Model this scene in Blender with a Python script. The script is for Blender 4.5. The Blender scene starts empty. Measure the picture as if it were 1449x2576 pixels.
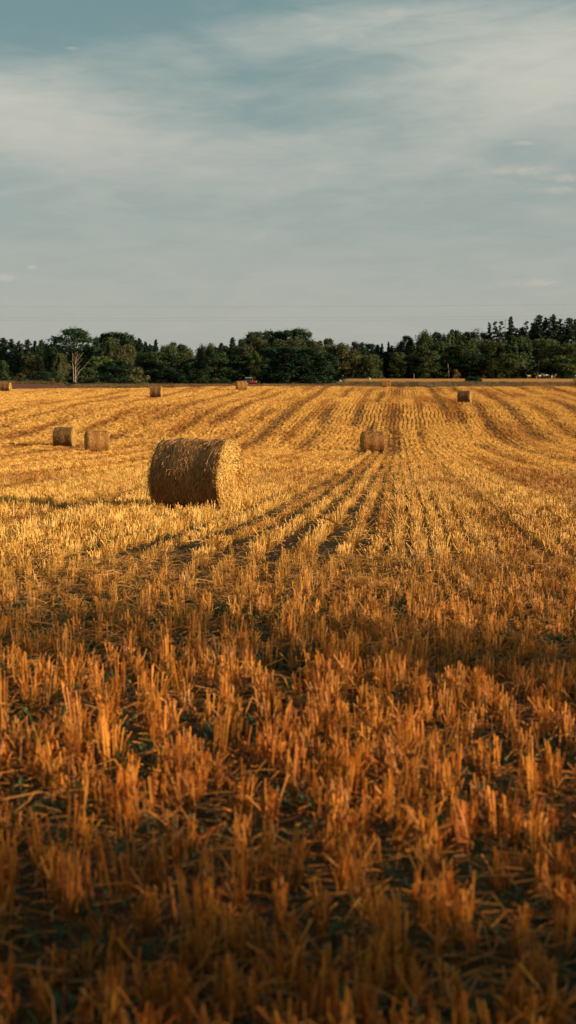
import bpy, math, random
import numpy as np
from mathutils import Vector, Matrix, Euler

# ---------------------------------------------------------------- camera, sky, sun
sc = bpy.context.scene
COL = sc.collection
R = math.radians
CAM_Z, PITCH, F, CX, CY = 1.7, R(5.4), 3578.0, 724.5, 1288.0     # pixel units of a 1449 x 2576 frame
cam_d = bpy.data.cameras.new('camera')
cam = bpy.data.objects.new('camera', cam_d); COL.objects.link(cam)
cam.location = (0, 0, CAM_Z); cam.rotation_euler = (R(90) - PITCH, 0, 0)
cam_d.sensor_fit = 'VERTICAL'; cam_d.sensor_height = 36; cam_d.sensor_width = 20.25; cam_d.lens = 50
cam_d.clip_start = 0.1; cam_d.clip_end = 20000
cam_d.dof.use_dof = True; cam_d.dof.focus_distance = 27; cam_d.dof.aperture_fstop = 3.0
sc.camera = cam

SUN_EL, SUN_AZ = R(14.5), R(107)          # azimuth clockwise from +Y
sdir = Vector((math.sin(SUN_AZ) * math.cos(SUN_EL), math.cos(SUN_AZ) * math.cos(SUN_EL), math.sin(SUN_EL)))
sun_d = bpy.data.lights.new('sun', 'SUN'); sun_d.energy = 5.0; sun_d.angle = R(0.55); sun_d.color = (1.0, 0.83, 0.56)
sun = bpy.data.objects.new('sun', sun_d); COL.objects.link(sun)
sun.rotation_euler = (-sdir).to_track_quat('-Z', 'Y').to_euler()

sc.view_settings.view_transform = 'Standard'; sc.view_settings.look = 'None'
sc.view_settings.exposure = 0.45; sc.view_settings.gamma = 1.0


class NT:
    """short-hand for building node trees"""
    def __init__(s, nt): s.nt = nt
    def n(s, t, **k):
        nd = s.nt.nodes.new(t)
        for a, b in k.items(): setattr(nd, a, b)
        return nd
    def put(s, sock, v):
        if isinstance(v, bpy.types.NodeSocket): s.nt.links.new(v, sock)
        elif v is not None: sock.default_value = v
    def m(s, op, a, b=None, c=None, clamp=False):
        nd = s.n('ShaderNodeMath', operation=op, use_clamp=clamp)
        for i, v in enumerate((a, b, c)): s.put(nd.inputs[i], v)
        return nd.outputs[0]
    def mix(s, f, a, b, t='MIX'):
        nd = s.n('ShaderNodeMix', data_type='RGBA', blend_type=t)
        s.put(nd.inputs[0], f); s.put(nd.inputs[6], a); s.put(nd.inputs[7], b)
        return nd.outputs[2]
    def noise(s, vec, scale, detail=4, rough=.55, dist=0):
        nd = s.n('ShaderNodeTexNoise'); s.put(nd.inputs['Vector'], vec)
        nd.inputs['Scale'].default_value = scale; nd.inputs['Detail'].default_value = detail
        nd.inputs['Roughness'].default_value = rough; nd.inputs['Distortion'].default_value = dist
        return nd.outputs[0]
    def comb(s, x, y, z=0.0):
        nd = s.n('ShaderNodeCombineXYZ')
        for i, v in enumerate((x, y, z)): s.put(nd.inputs[i], v)
        return nd.outputs[0]
    def ramp(s, v, lo, hi):
        nd = s.n('ShaderNodeMapRange', interpolation_type='SMOOTHSTEP'); s.put(nd.inputs[0], v)
        nd.inputs[1].default_value = lo; nd.inputs[2].default_value = hi
        return nd.outputs[0]


world = bpy.data.worlds.new('World'); sc.world = world; world.use_nodes = True
N = NT(world.node_tree); world.node_tree.nodes.clear()
sky = N.n('ShaderNodeTexSky', sky_type='NISHITA', sun_disc=False)
sky.sun_elevation = SUN_EL; sky.sun_rotation = SUN_AZ; sky.air_density = 1.0; sky.dust_density = 1.2; sky.ozone_density = 1.5
tc = N.n('ShaderNodeTexCoord').outputs['Generated']
sx = N.n('ShaderNodeSeparateXYZ'); N.put(sx.inputs[0], tc)
X, Y, Z = sx.outputs
az = N.m('ARCTAN2', X, Y); el = N.m('ARCSINE', Z)
def blob(px, row, spx, srow, tilt=0.0):
    """soft window round a bearing and a height above the horizon"""
    a = N.m('SUBTRACT', az, (px - CX) / F); e = N.m('SUBTRACT', el, (950 - row) / F)
    e2 = N.m('SUBTRACT', e, N.m('MULTIPLY', a, tilt))
    q = N.m('ADD', N.m('POWER', N.m('ABSOLUTE', N.m('DIVIDE', a, spx / F)), 2.0), N.m('POWER', N.m('ABSOLUTE', N.m('DIVIDE', e2, srow / F)), 2.0))
    return N.m('EXPONENT', N.m('MULTIPLY', q, -1.0))
# coordinates on a sheet of high cloud
zz = N.m('ADD', N.m('MAXIMUM', Z, 0.0), 0.10)
qx = N.m('DIVIDE', X, zz); qy = N.m('DIVIDE', Y, zz)
sheet = N.comb(qx, qy)
shear = N.comb(N.m('ADD', N.m('MULTIPLY', az, 7.0), N.m('MULTIPLY', el, -4.0)), N.m('ADD', N.m('MULTIPLY', el, 24.0), N.m('MULTIPLY', az, -1.2)))
wisp = N.noise(shear, 1.3, 9, .58, .9)
fine = N.noise(N.comb(N.m('MULTIPLY', az, 14.0), N.m('MULTIPLY', el, 60.0)), 1.6, 6, .6, .6)
v = N.m('ADD', N.m('MULTIPLY', N.m('SUBTRACT', wisp, 0.5), 0.72), N.m('MULTIPLY', N.m('SUBTRACT', fine, 0.5), 0.60))
for (p, r, a, b, t, k) in ((0, 320, 460, 105, -.10, .85), (1330, 235, 520, 165, .05, .85), (760, 120, 460, 50, .14, .34), (560, 430, 700, 90, 0, .28),
                           (860, 215, 230, 42, .12, -.32), (760, 320, 260, 45, 0, -.30), (120, 40, 420, 110, 0, -.50), (1400, 0, 360, 60, 0, -.5), (1280, 400, 160, 30, -.05, -.12)):
    v = N.m('ADD', v, N.m('MULTIPLY', blob(p, r, a, b, t), k))
lowv = N.m('SUBTRACT', 1.0, N.ramp(el, 0.02, 0.17))
v = N.m('ADD', v, N.m('MULTIPLY', lowv, 0.50))
veil = N.ramp(v, -0.30, 1.10)
puffn = N.noise(N.comb(N.m('MULTIPLY', az, 40.0), N.m('MULTIPLY', el, 95.0)), 1.5, 8, .68, .6)
pv = None
for (p, r, a, b) in ((1280, 450, 130, 17), (1290, 452, 90, 12), (1380, 498, 80, 12), (1300, 386, 40, 7), (1400, 470, 60, 14), (8, 128, 22, 9), (200, 168, 26, 6), (395, 32, 45, 11), (480, 38, 26, 7),
                     (25, 708, 42, 12), (95, 681, 14, 6), (1330, 718, 90, 14), (985, 80, 30, 14), (1449, 678, 20, 14)):
    b_ = blob(p, r, a, b); pv = b_ if pv is None else N.m('MAXIMUM', pv, b_)
puff = N.ramp(N.m('ADD', pv, N.m('MULTIPLY', N.m('SUBTRACT', puffn, 0.5), 1.9)), 0.30, 1.25)
puff = N.m('MULTIPLY', puff, N.ramp(pv, 0.03, 0.3))
base = N.mix(1.0, sky.outputs[0], (0.40, 0.74, 0.75, 1), 'MULTIPLY')
hi = N.ramp(el, 0.02, 0.26)
VEIL = N.mix(hi, (4.60, 4.52, 4.08, 1), (5.75, 5.75, 5.0, 1))
BLUE = N.mix(hi, (4.25, 4.38, 4.02, 1), (2.25, 3.30, 3.25, 1))
clear = N.mix(0.72, base, BLUE)
skyc = N.mix(veil, clear, VEIL)
skyc = N.mix(N.m('MULTIPLY', puff, 0.45), skyc, (6.1, 5.4, 4.6, 1))
bg = N.n('ShaderNodeBackground'); N.put(bg.inputs[0], skyc); bg.inputs[1].default_value = 0.074
wo = N.n('ShaderNodeOutputWorld'); N.put(wo.inputs[0], bg.outputs[0])

# ---------------------------------------------------------------- helpers
rng = np.random.default_rng(7)
random.seed(3)

def hash2(ix, iy, seed):
    h = (ix.astype(np.int64) * 374761393 + iy.astype(np.int64) * 668265263 + seed * 1442695041) & 0xffffffff
    h = ((h ^ (h >> 13)) * 1274126177) & 0xffffffff
    return ((h ^ (h >> 16)) & 0xffffff) / float(0xffffff)

def vnoise(x, y, seed=0):
    x = np.asarray(x, float); y = np.asarray(y, float)
    ix, iy = np.floor(x), np.floor(y); fx, fy = x - ix, y - iy
    fx = fx * fx * (3 - 2 * fx); fy = fy * fy * (3 - 2 * fy)
    a = hash2(ix, iy, seed); b = hash2(ix + 1, iy, seed); c = hash2(ix, iy + 1, seed); d = hash2(ix + 1, iy + 1, seed)
    return (a * (1 - fx) + b * fx) * (1 - fy) + (c * (1 - fx) + d * fx) * fy

def fbm(x, y, seed=0, o=4):
    s, a, t = 0, 1.0, 0
    for i in range(o):
        s = s + a * vnoise(x * 2 ** i, y * 2 ** i, seed + i * 17); t += a; a *= .5
    return s / t

def sstep(v, a, b):
    t = np.clip((v - a) / (b - a), 0, 1); return t * t * (3 - 2 * t)

def new_mesh(name, verts, faces, cols=None, smooth=False):
    """verts (n,3); faces: list of int arrays (k,m); cols (n,3) one per vertex"""
    me = bpy.data.meshes.new(name)
    verts = np.asarray(verts, np.float32)
    faces = [np.asarray(f, np.int32) for f in (faces if isinstance(faces, list) else [faces]) if len(f)]
    me.vertices.add(len(verts)); me.vertices.foreach_set('co', verts.ravel())
    loops = np.concatenate([f.ravel() for f in faces]); me.loops.add(len(loops)); me.loops.foreach_set('vertex_index', loops)
    sizes = np.concatenate([np.full(len(f), f.shape[1], np.int32) for f in faces])
    me.polygons.add(len(sizes)); me.polygons.foreach_set('loop_start', (np.cumsum(sizes) - sizes).astype(np.int32))
    me.update(calc_edges=True)
    me.polygons.foreach_set('use_smooth', np.full(len(sizes), bool(smooth)))
    if cols is not None:
        at = me.color_attributes.new('Col', 'FLOAT_COLOR', 'POINT')
        c4 = np.ones((len(verts), 4), np.float32); c4[:, :3] = cols
        at.data.foreach_set('color', c4.ravel())
    return me

class MB:
    """collects vertices, faces and colours into one mesh"""
    def __init__(s): s.v, s.q, s.t, s.c, s.n = [], [], [], [], 0
    def add(s, v, f, c=(1, 1, 1)):
        v = np.asarray(v, float).reshape(-1, 3); f = np.asarray(f, int)
        c = np.broadcast_to(np.asarray(c, float), (len(v), 3))
        s.v.append(v); s.c.append(c); (s.q if f.shape[1] == 4 else s.t).append(f + s.n); s.n += len(v)
    def tubes(s, P, rad, sides=4, col=(1, 1, 1), cap=False):
        """P (n,k,3) paths, rad (n,k) or number, col (n,3)/(n,k,3)/(3,)"""
        P = np.asarray(P, float); n, k, _ = P.shape
        rad = np.broadcast_to(np.asarray(rad, float), (n, k))
        d = np.gradient(P, axis=1); d /= np.linalg.norm(d, axis=2, keepdims=True) + 1e-9
        ref = np.where(np.abs(d[..., 2:3]) > .9, np.array([1., 0, 0]), np.array([0, 0, 1.]))
        a = np.cross(d, ref); a /= np.linalg.norm(a, axis=2, keepdims=True) + 1e-9
        b = np.cross(d, a)
        th = np.arange(sides) * 2 * np.pi / sides
        ring = P[:, :, None] + rad[:, :, None, None] * (a[:, :, None] * np.cos(th)[:, None] + b[:, :, None] * np.sin(th)[:, None])
        idx = np.arange(n * k * sides).reshape(n, k, sides)
        f = np.stack([idx[:, :-1], np.roll(idx[:, :-1], -1, 2), np.roll(idx[:, 1:], -1, 2), idx[:, 1:]], -1).reshape(-1, 4)
        col = np.asarray(col, float)
        if col.ndim == 1: cc = np.broadcast_to(col, (n, k, sides, 3))
        elif col.ndim == 2: cc = np.broadcast_to(col[:, None, None], (n, k, sides, 3))
        else: cc = np.broadcast_to(col[:, :, None], (n, k, sides, 3))
        s.add(ring.reshape(-1, 3), f, cc.reshape(-1, 3))
        if cap:
            for e in (0, k - 1):
                if sides == 4: s.q.append(idx[:, e] + s.n - n * k * sides)
                elif sides == 3: s.t.append(idx[:, e] + s.n - n * k * sides)
                else:
                    for j in range(1, sides - 1): s.t.append(idx[:, e][:, [0, j, j + 1]] + s.n - n * k * sides)
    def quads(s, C, nrm, size, aspect=1.0, col=(1, 1, 1), up=None):
        """a leaf-sized face at each centre"""
        C = np.asarray(C, float); n = len(C)
        nrm = nrm / (np.linalg.norm(nrm, axis=1, keepdims=True) + 1e-9)
        ref = rng.normal(size=(n, 3)) if up is None else up + rng.normal(0, .25, (n, 3))
        a = np.cross(nrm, ref); a /= np.linalg.norm(a, axis=1, keepdims=True) + 1e-9
        b = np.cross(nrm, a)
        h = (np.broadcast_to(size, (n,)) * .5)[:, None]
        asp = np.broadcast_to(aspect, (n,))[:, None]
        V = np.stack([C - a * h, C - b * h * asp, C + a * h, C + b * h * asp], 1)
        idx = np.arange(n * 4).reshape(n, 4)
        cc = np.repeat(np.broadcast_to(np.asarray(col, float), (n, 3)), 4, 0)
        s.add(V.reshape(-1, 3), idx, cc)
    def box(s, c, size, col=(1, 1, 1), rz=0.0, taper=1.0, ry=0.0):
        x, y, z = np.array(size) / 2
        v = np.array([[-x, -y, -z], [x, -y, -z], [x, y, -z], [-x, y, -z], [-x * taper, -y * taper, z], [x * taper, -y * taper, z], [x * taper, y * taper, z], [-x * taper, y * taper, z]])
        if ry: v = v @ np.array(Matrix.Rotation(ry, 3, 'Y')).T
        if rz: v = v @ np.array(Matrix.Rotation(rz, 3, 'Z')).T
        s.add(v + np.array(c), [[0, 3, 2, 1], [4, 5, 6, 7], [0, 1, 5, 4], [1, 2, 6, 5], [2, 3, 7, 6], [3, 0, 4, 7]], col)
    def lathe(s, prof, axis='z', c=(0, 0, 0), seg=20, col=(1, 1, 1)):
        th = np.arange(seg) * 2 * np.pi / seg; prof = np.array(prof, float); k = len(prof)
        V = np.stack([prof[:, 0:1] * np.cos(th), prof[:, 0:1] * np.sin(th), np.repeat(prof[:, 1:2], seg, 1)], -1)
        if axis == 'y': V = V[..., [0, 2, 1]]
        if axis == 'x': V = V[..., [2, 0, 1]]
        idx = np.arange(k * seg).reshape(k, seg)
        f = np.stack([idx[:-1], np.roll(idx[:-1], -1, 1), np.roll(idx[1:], -1, 1), idx[1:]], -1).reshape(-1, 4)
        s.add(V.reshape(-1, 3) + np.array(c), f, col)
    def mesh(s, name, smooth=False):
        fs = []
        if s.q: fs.append(np.concatenate(s.q))
        if s.t: fs.append(np.concatenate(s.t))
        return new_mesh(name, np.concatenate(s.v), fs, np.concatenate(s.c), smooth)
    def build(s, name, mat, parent=None, smooth=False):
        me = s.mesh(name, smooth); me.materials.append(mat)
        return link(name, me, parent)

def link(name, data, parent=None, loc=None, rot=None, scale=None):
    o = bpy.data.objects.new(name, data); COL.objects.link(o)
    if parent is not None: o.parent = parent
    if loc is not None: o.location = loc
    if rot is not None: o.rotation_euler = rot
    if scale is not None: o.scale = scale
    return o

def tag(o, label=None, cat=None, group=None, kind=None):
    if label: o['label'] = label
    if cat: o['category'] = cat
    if group: o['group'] = group
    if kind: o['kind'] = kind
    return o

def thing(name, loc, label, cat, group=None, rz=0.0):
    o = link(name, None, None, loc, (0, 0, rz)); o.empty_display_size = .2
    return tag(o, label, cat, group)

def mat_col(name, rough=.7, var=.25, scale=8.0, transl=0.0, objcol=False, tint=False, spec=.3, metallic=0.0, gain=(1, 1, 1), bump=0.0):
    """material whose colour is the mesh's own colour, broken up by noise"""
    m = bpy.data.materials.new(name); m.use_nodes = True; nt = m.node_tree; nt.nodes.clear(); K = NT(nt)
    at = K.n('ShaderNodeAttribute', attribute_name='Col')
    c = at.outputs['Color']
    if gain != (1, 1, 1): c = K.mix(1.0, c, (*gain, 1), 'MULTIPLY')
    geo = K.n('ShaderNodeTexCoord').outputs['Object']
    n = K.noise(geo, scale, 5)
    f = K.m('ADD', K.m('MULTIPLY', K.m('SUBTRACT', n, .5), var * 3), 1.0)
    vm = K.n('ShaderNodeVectorMath', operation='SCALE'); K.put(vm.inputs[0], c); K.put(vm.inputs[3], f); c = vm.outputs[0]
    if objcol:
        oi = K.n('ShaderNodeObjectInfo'); c = K.mix(1.0, c, oi.outputs['Color'], 'MULTIPLY')
    if tint:
        ta = K.n('ShaderNodeAttribute', attribute_name='tint', attribute_type='INSTANCER')
        c = K.mix(1.0, c, ta.outputs['Color'], 'MULTIPLY')
    b = K.n('ShaderNodeBsdfPrincipled'); K.put(b.inputs['Base Color'], c); b.inputs['Roughness'].default_value = rough
    b.inputs['Specular IOR Level'].default_value = spec; b.inputs['Metallic'].default_value = metallic
    if bump:
        bp = K.n('ShaderNodeBump'); bp.inputs['Strength'].default_value = bump; bp.inputs['Distance'].default_value = .03
        K.put(bp.inputs['Height'], n); K.put(b.inputs['Normal'], bp.outputs[0])
    out = b.outputs[0]
    if transl:
        t = K.n('ShaderNodeBsdfTranslucent'); K.put(t.inputs[0], c); mx = K.n('ShaderNodeMixShader')
        mx.inputs[0].default_value = transl; K.put(mx.inputs[1], b.outputs[0]); K.put(mx.inputs[2], t.outputs[0]); out = mx.outputs[0]
    o = K.n('ShaderNodeOutputMaterial'); K.put(o.inputs[0], out)
    return m

M_STRAW = mat_col('straw', .55, .10, 6, .12, tint=True, spec=.35)
M_BALE = mat_col('bale_straw', .7, .18, 5, .06, spec=.25)
M_LEAF = mat_col('leaf', .75, .30, .35, .18, objcol=True, spec=.12, gain=(1.6, 1.78, 1.8))  # bluish gain lightens the leaf colour in place of haze over the wood
M_BARK = mat_col('bark', .85, .25, 2.0, objcol=False, spec=.1)
M_PAINT = mat_col('paint', .38, .10, 1.5, spec=.5)
M_RUBBER = mat_col('rubber', .85, .15, 4)
M_HIDE = mat_col('hide', .7, .1, 3)
M_WEED = mat_col('weed_leaf', .6, .15, 5, .25, tint=True)

# ---------------------------------------------------------------- terrain
_y = np.array([-400, 0, 8, 16, 26, 40, 60, 83, 98, 110, 122, 135, 150, 160, 175, 188, 200, 212])
_z = np.array([.4, 0, -.08, -.32, -.68, -1.26, -1.95, -2.62, -2.55, -2.02, -1.36, -.84, -.56, -.34, .04, .34, .14, -.25])
fy = np.array([212, 240, 300, 380, 430, 480, 520, 640, 700, 900, 8000])
fz_l = np.array([-.25, -1.0, -1.4, -1.4, -1.2, -.35, 0, 1.0, 1.2, 1.5, 1.5])
fz_c = np.array([-.25, -1.0, -1.5, -1.4, -1.3, -1.2, -1.05, -.8, -.5, 0, 0])
fz_r = np.array([-.25, -1.0, -1.3, -1.05, 0.0, .35, .6, 1.14, 1.9, 2.2, 2.2])
_ys = np.linspace(-400, 212, 2449)
_zs = np.interp(_ys, _y, _z)
kw = np.exp(-np.linspace(-2.2, 2.2, 33) ** 2); kw /= kw.sum()
_zs = np.convolve(np.pad(_zs, 16, mode='edge'), kw, 'valid')

def ground_z(x, y):
    x = np.asarray(x, float); y = np.asarray(y, float)
    near = np.interp(y, _ys, _zs)
    a = np.clip(x / np.maximum(y, 50), -.5, .5)
    L, C_, Rr = (np.interp(y, fy, t) for t in (fz_l, fz_c, fz_r))
    wl = 1 - sstep(a, -.175, -.15); wr = sstep(a, .032, .040)
    far = C_ + (L - C_) * wl + (Rr - C_) * wr
    z = np.where(y < 212, near, far)
    z = z + 1.1 * np.exp(-((x - 112.5) / 6.5) ** 2 - ((y - 651) / 4.5) ** 2)          # low bank the herd rests on
    amp = np.interp(y, [0, 20, 60, 200, 260, 9000], [.015, .04, .10, .13, .0, .0])
    z = z + amp * (fbm(x * .06 + 9, y * .05 + 3, 5, 3) - .5) * 2
    z = z - np.interp(y, [90, 130, 188, 230], [0, .18, .42, 0]) * np.clip(-a - .05, 0, .15) / .15     # the crest sags a little towards one side
    return z

def ray(px, row, dist):
    """point at depth y = dist seen at a pixel of the 1449 x 2576 frame"""
    dx = (px - CX) / F; dz = -(row - CY) / F
    d = np.array([dx, math.cos(PITCH) + dz * math.sin(PITCH), -math.sin(PITCH) + dz * math.cos(PITCH)])
    t = dist / d[1]
    return d[0] * t, dist, CAM_Z + d[2] * t

def on_ground(px, row, lo=3.0, hi=800.0):
    for d in np.geomspace(lo, hi, 4000):
        x, y, z = ray(px, row, d)
        if z <= ground_z(x, y): return x, y, float(ground_z(x, y))
    return x, y, float(ground_z(x, y))

ROW_T = math.tan(R(4.4))
TRK = [(-.1, .55, 1.0), (-2.1, .40, .9), (-3.4, .45, .7), (3.9, .55, 1.0), (5.0, .35, .6), (7.2, .5, .75), (-5.9, .5, .9), (-7.2, .3, .5), (-9.5, .6, .9), (-11.4, .5, .75), (9.8, .6, .8), (12.2, .5, .6),
       (1.7, .3, .45), (-14.2, .6, .8), (-16.2, .5, .7), (-19.5, .7, .9), (-23, .5, .7), (-26.5, .7, .8), (-30, .6, .7), (-34, .8, .8), (15.5, .7, .8), (19.5, .6, .8), (23, .7, .8), (27, .8, .8), (32, .8, .8), (37, .8, .8)]

def u_of(x, y):
    return x - y * ROW_T + .35 * (fbm(y * .02 + 7, y * 0 + 1.5, 3, 2) - .5) * 2 + .0 * x

def fields(x, y):
    """track strength, stubble density, weediness at a place of the field"""
    u = u_of(x, y)
    tr = np.zeros_like(u)
    for c, w, k in TRK:
        wob = .30 * (vnoise(y * .045 + c * 3, y * 0 + c, 11) - .5) * 2
        pr = np.exp(-((u - c - wob) / w) ** 2)
        on = sstep(vnoise(y * .07 + c * 5.3, y * 0 + c * 2, 23), .12, .55)
        tr = np.maximum(tr, pr * k * on)
    patch = fbm(x * .35, y * .12, 31, 4)
    patch2 = fbm(x * 1.3, y * .8, 37, 3)
    tr = tr * (1 - (1 - sstep(y, 45, 80)) * sstep(u, -4.2, -3.2) * (1 - sstep(u, 2.5, 4)))
    tr = np.clip(tr * (.7 + .6 * patch2), 0, 1) * (.30 + .70 * sstep(y, 10, 22))
    bare = sstep(patch, .60, .75) * .6
    dens = np.clip(1 - .72 * tr - bare * .5, .10, 1)
    green = sstep(fbm(x * .5 + 30, y * .25, 41, 4), .52, .70) * np.exp(-((u - .8) / 5.5) ** 2) + .45 * sstep(fbm(x * .9 + 3, y * .6, 47, 3), .62, .78)
    green = np.maximum(green, 1.1 * np.exp(-((u - .4) / .55) ** 2) * sstep(vnoise(y * .12, y * 0, 51), .25, .6) * (y < 120))
    c1 = np.interp(y, [0, 9, 11, 15.5, 22.5, 44, 100, 190], [-4.6, -3.3, -3.05, -2.6, -1.9, -1.5, -.6, -.1])
    mix_ = .65 + .6 * patch2
    for c_, w_, k_, ya, yb in ((c1, .50, .72, 8, 110), (c1 - 1.75, .26, .45, 14, 60), (-.32 + 0 * y, .26, .6, 5, 60), (1.5 + 0 * y, .22, .45, 7, 60), (3.1 + 0 * y, .26, .55, 12, 60), (c1 - 4.2, .30, .6, 18, 80)):
        tr = np.maximum(tr, k_ * np.exp(-((u - c_) / w_) ** 2) * sstep(y, ya, ya + 5) * (1 - sstep(y, yb, yb + 25)) * mix_)
    tr = tr * (.10 + .90 * sstep(y, 9.5, 20))
    dens = np.clip(dens + .22 * tr * (y < 50), .25, 1)
    dens = dens + (.92 - dens) * (1 - sstep(y, 9, 17))
    return u, np.clip(tr, 0, 1), dens, np.clip(green, 0, 1)

# one polar sheet, split into the named pieces of land that share their borders
rr = np.concatenate([np.arange(.3, 40, .3), np.arange(40, 215, .6), np.arange(215, 740, 3.0), np.geomspace(740, 9000, 26)])
th = np.concatenate([np.linspace(-15.5, 15.5, 171), np.linspace(18, 342, 61)])
th = R(1) * th
RRg, THg = np.meshgrid(rr, th, indexing='ij')
GX, GY = RRg * np.sin(THg), RRg * np.cos(THg)
GZ = ground_z(GX, GY)
nR, nT = RRg.shape
gi = np.arange(nR * nT).reshape(nR, nT)
GF = np.stack([gi[:-1], np.roll(gi[:-1], -1, 1), np.roll(gi[1:], -1, 1), gi[1:]], -1)
GF = GF[:, :, ::-1].reshape(-1, 4)
fx_, fy_ = GX[:-1].ravel(), GY[:-1].ravel()
fa = np.where(fy_ > 1, fx_ / np.maximum(fy_, 1), 9 * np.sign(fx_))
u_, tr_, de_, gr_ = fields(GX.ravel(), GY.ravel())
soil = np.array([.105, .055, .028]); litter = np.array([.30, .165, .055]); moss = np.array([.05, .06, .02])
soil_shade = 1 - sstep(GY.ravel(), 12, 40)  # deeper shade between the near stalks, put into the soil colour
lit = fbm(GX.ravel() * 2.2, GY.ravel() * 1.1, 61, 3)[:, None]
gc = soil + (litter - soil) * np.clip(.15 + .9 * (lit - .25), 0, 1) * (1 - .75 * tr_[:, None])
gc = gc * (1 - .68 * soil_shade[:, None])
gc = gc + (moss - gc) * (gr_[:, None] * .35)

def ground_mat(name, mul=(1, 1, 1), sx=1.0, sy=1.0, var=.5):
    m = bpy.data.materials.new(name); m.use_nodes = True; nt = m.node_tree; nt.nodes.clear(); K = NT(nt)
    at = K.n('ShaderNodeAttribute', attribute_name='Col')
    co = K.n('ShaderNodeTexCoord').outputs['Object']
    mp = K.n('ShaderNodeMapping'); K.put(mp.inputs[0], co); mp.inputs['Scale'].default_value = (sx, sy, 1)
    n1 = K.noise(mp.outputs[0], .9, 8, .65); n2 = K.noise(mp.outputs[0], 11, 5, .7)
    f = K.m('ADD', K.m('MULTIPLY', K.m('SUBTRACT', K.m('ADD', K.m('MULTIPLY', n1, .6), K.m('MULTIPLY', n2, .4)), .5), var * 4), 1.0)
    vm = K.n('ShaderNodeVectorMath', operation='SCALE'); K.put(vm.inputs[0], at.outputs['Color']); K.put(vm.inputs[3], f)
    c = K.mix(1.0, vm.outputs[0], (*mul, 1), 'MULTIPLY')
    b = K.n('ShaderNodeBsdfPrincipled'); K.put(b.inputs['Base Color'], c); b.inputs['Roughness'].default_value = .95; b.inputs['Specular IOR Level'].default_value = .1
    bp = K.n('ShaderNodeBump'); bp.inputs['Strength'].default_value = .7; bp.inputs['Distance'].default_value = .04
    K.put(bp.inputs['Height'], n2); K.put(b.inputs['Normal'], bp.outputs[0])
    o = K.n('ShaderNodeOutputMaterial'); K.put(o.inputs[0], b.outputs[0])
    return m

zone = np.full(len(fx_), 0)                                    # 0 stubble field
FIELD_END = 197 + 3 * (fbm(fx_ * .08, fx_ * 0, 71, 3) - .5)
beyond = (fy_ > FIELD_END)
verge_end = np.where(fa > .034, 428, 512)
zone[beyond] = 1                                               # grass verge
zone[beyond & (fy_ > verge_end)] = 3
zone[(fa > .034) & (fy_ > 428) & (fy_ < 643) & (fa < .6)] = 2    # ripe field
zone[(fa < -.150) & (fa > -.6) & (fy_ > 225) & (fy_ < 478)] = 4  # ploughed land
zone[(fy_ > 643) | (fy_ < -60) | (np.abs(fx_) > 420)] = 3
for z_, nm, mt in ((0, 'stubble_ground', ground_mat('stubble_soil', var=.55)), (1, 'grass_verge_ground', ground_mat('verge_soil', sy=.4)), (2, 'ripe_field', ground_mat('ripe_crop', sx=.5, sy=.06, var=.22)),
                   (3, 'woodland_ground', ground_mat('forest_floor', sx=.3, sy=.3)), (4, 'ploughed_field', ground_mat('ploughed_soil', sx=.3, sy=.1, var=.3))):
    f = GF[zone == z_]
    used, inv = np.unique(f, return_inverse=True); f = inv.reshape(f.shape)
    V = np.stack([GX.ravel()[used], GY.ravel()[used], GZ.ravel()[used]], 1)
    if z_ == 0: c = gc[used]
    elif z_ == 1:
        nn = fbm(V[:, 0] * .15, V[:, 1] * .03, 81, 3)[:, None]
        c = np.array([.22, .09, .03]) * (1 - nn) + np.array([.12, .075, .025]) * nn
    elif z_ == 2:
        nn = fbm(V[:, 0] * .02, V[:, 1] * .02, 83, 4)[:, None]
        edge = sstep(V[:, 1], 428, 452)[:, None]
        c = (np.array([.50, .20, .045]) * (1 - nn) + np.array([.60, .28, .07]) * nn)
        c = np.array([.20, .065, .02]) * (1 - edge) + c * edge
    elif z_ == 3: c = np.tile([.045, .04, .018], (len(V), 1))
    else: c = np.tile([.17, .065, .035], (len(V), 1))
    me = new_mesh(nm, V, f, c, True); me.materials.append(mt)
    tag(link(nm, me), kind='structure')

# far ridge glimpsed through the gap in the trees
mb = MB(); hx = np.linspace(-1500, 1500, 220); hz = 38 + 26 * fbm(hx * .004, hx * 0, 5, 5) + 3 * vnoise(hx * .07, hx * 0, 9)
P = np.stack([np.stack([hx, hx * 0 + 3200, hx * 0 - 5], 1), np.stack([hx, hx * 0 + 3300, hz * .8], 1), np.stack([hx, hx * 0 + 3400, hz], 1), np.stack([hx, hx * 0 + 3900, hx * 0 - 5], 1)], 0)
ii = np.arange(4 * 220).reshape(4, 220)
mb.add(P.reshape(-1, 3), np.stack([ii[:-1, :-1], ii[:-1, 1:], ii[1:, 1:], ii[1:, :-1]], -1).reshape(-1, 4), (.045, .07, .08))  # the blue of distance haze is put into the ridge colour
tag(mb.build('hills', mat_col('far_woods', .95, .3, .02, spec=0)), kind='structure')

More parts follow.
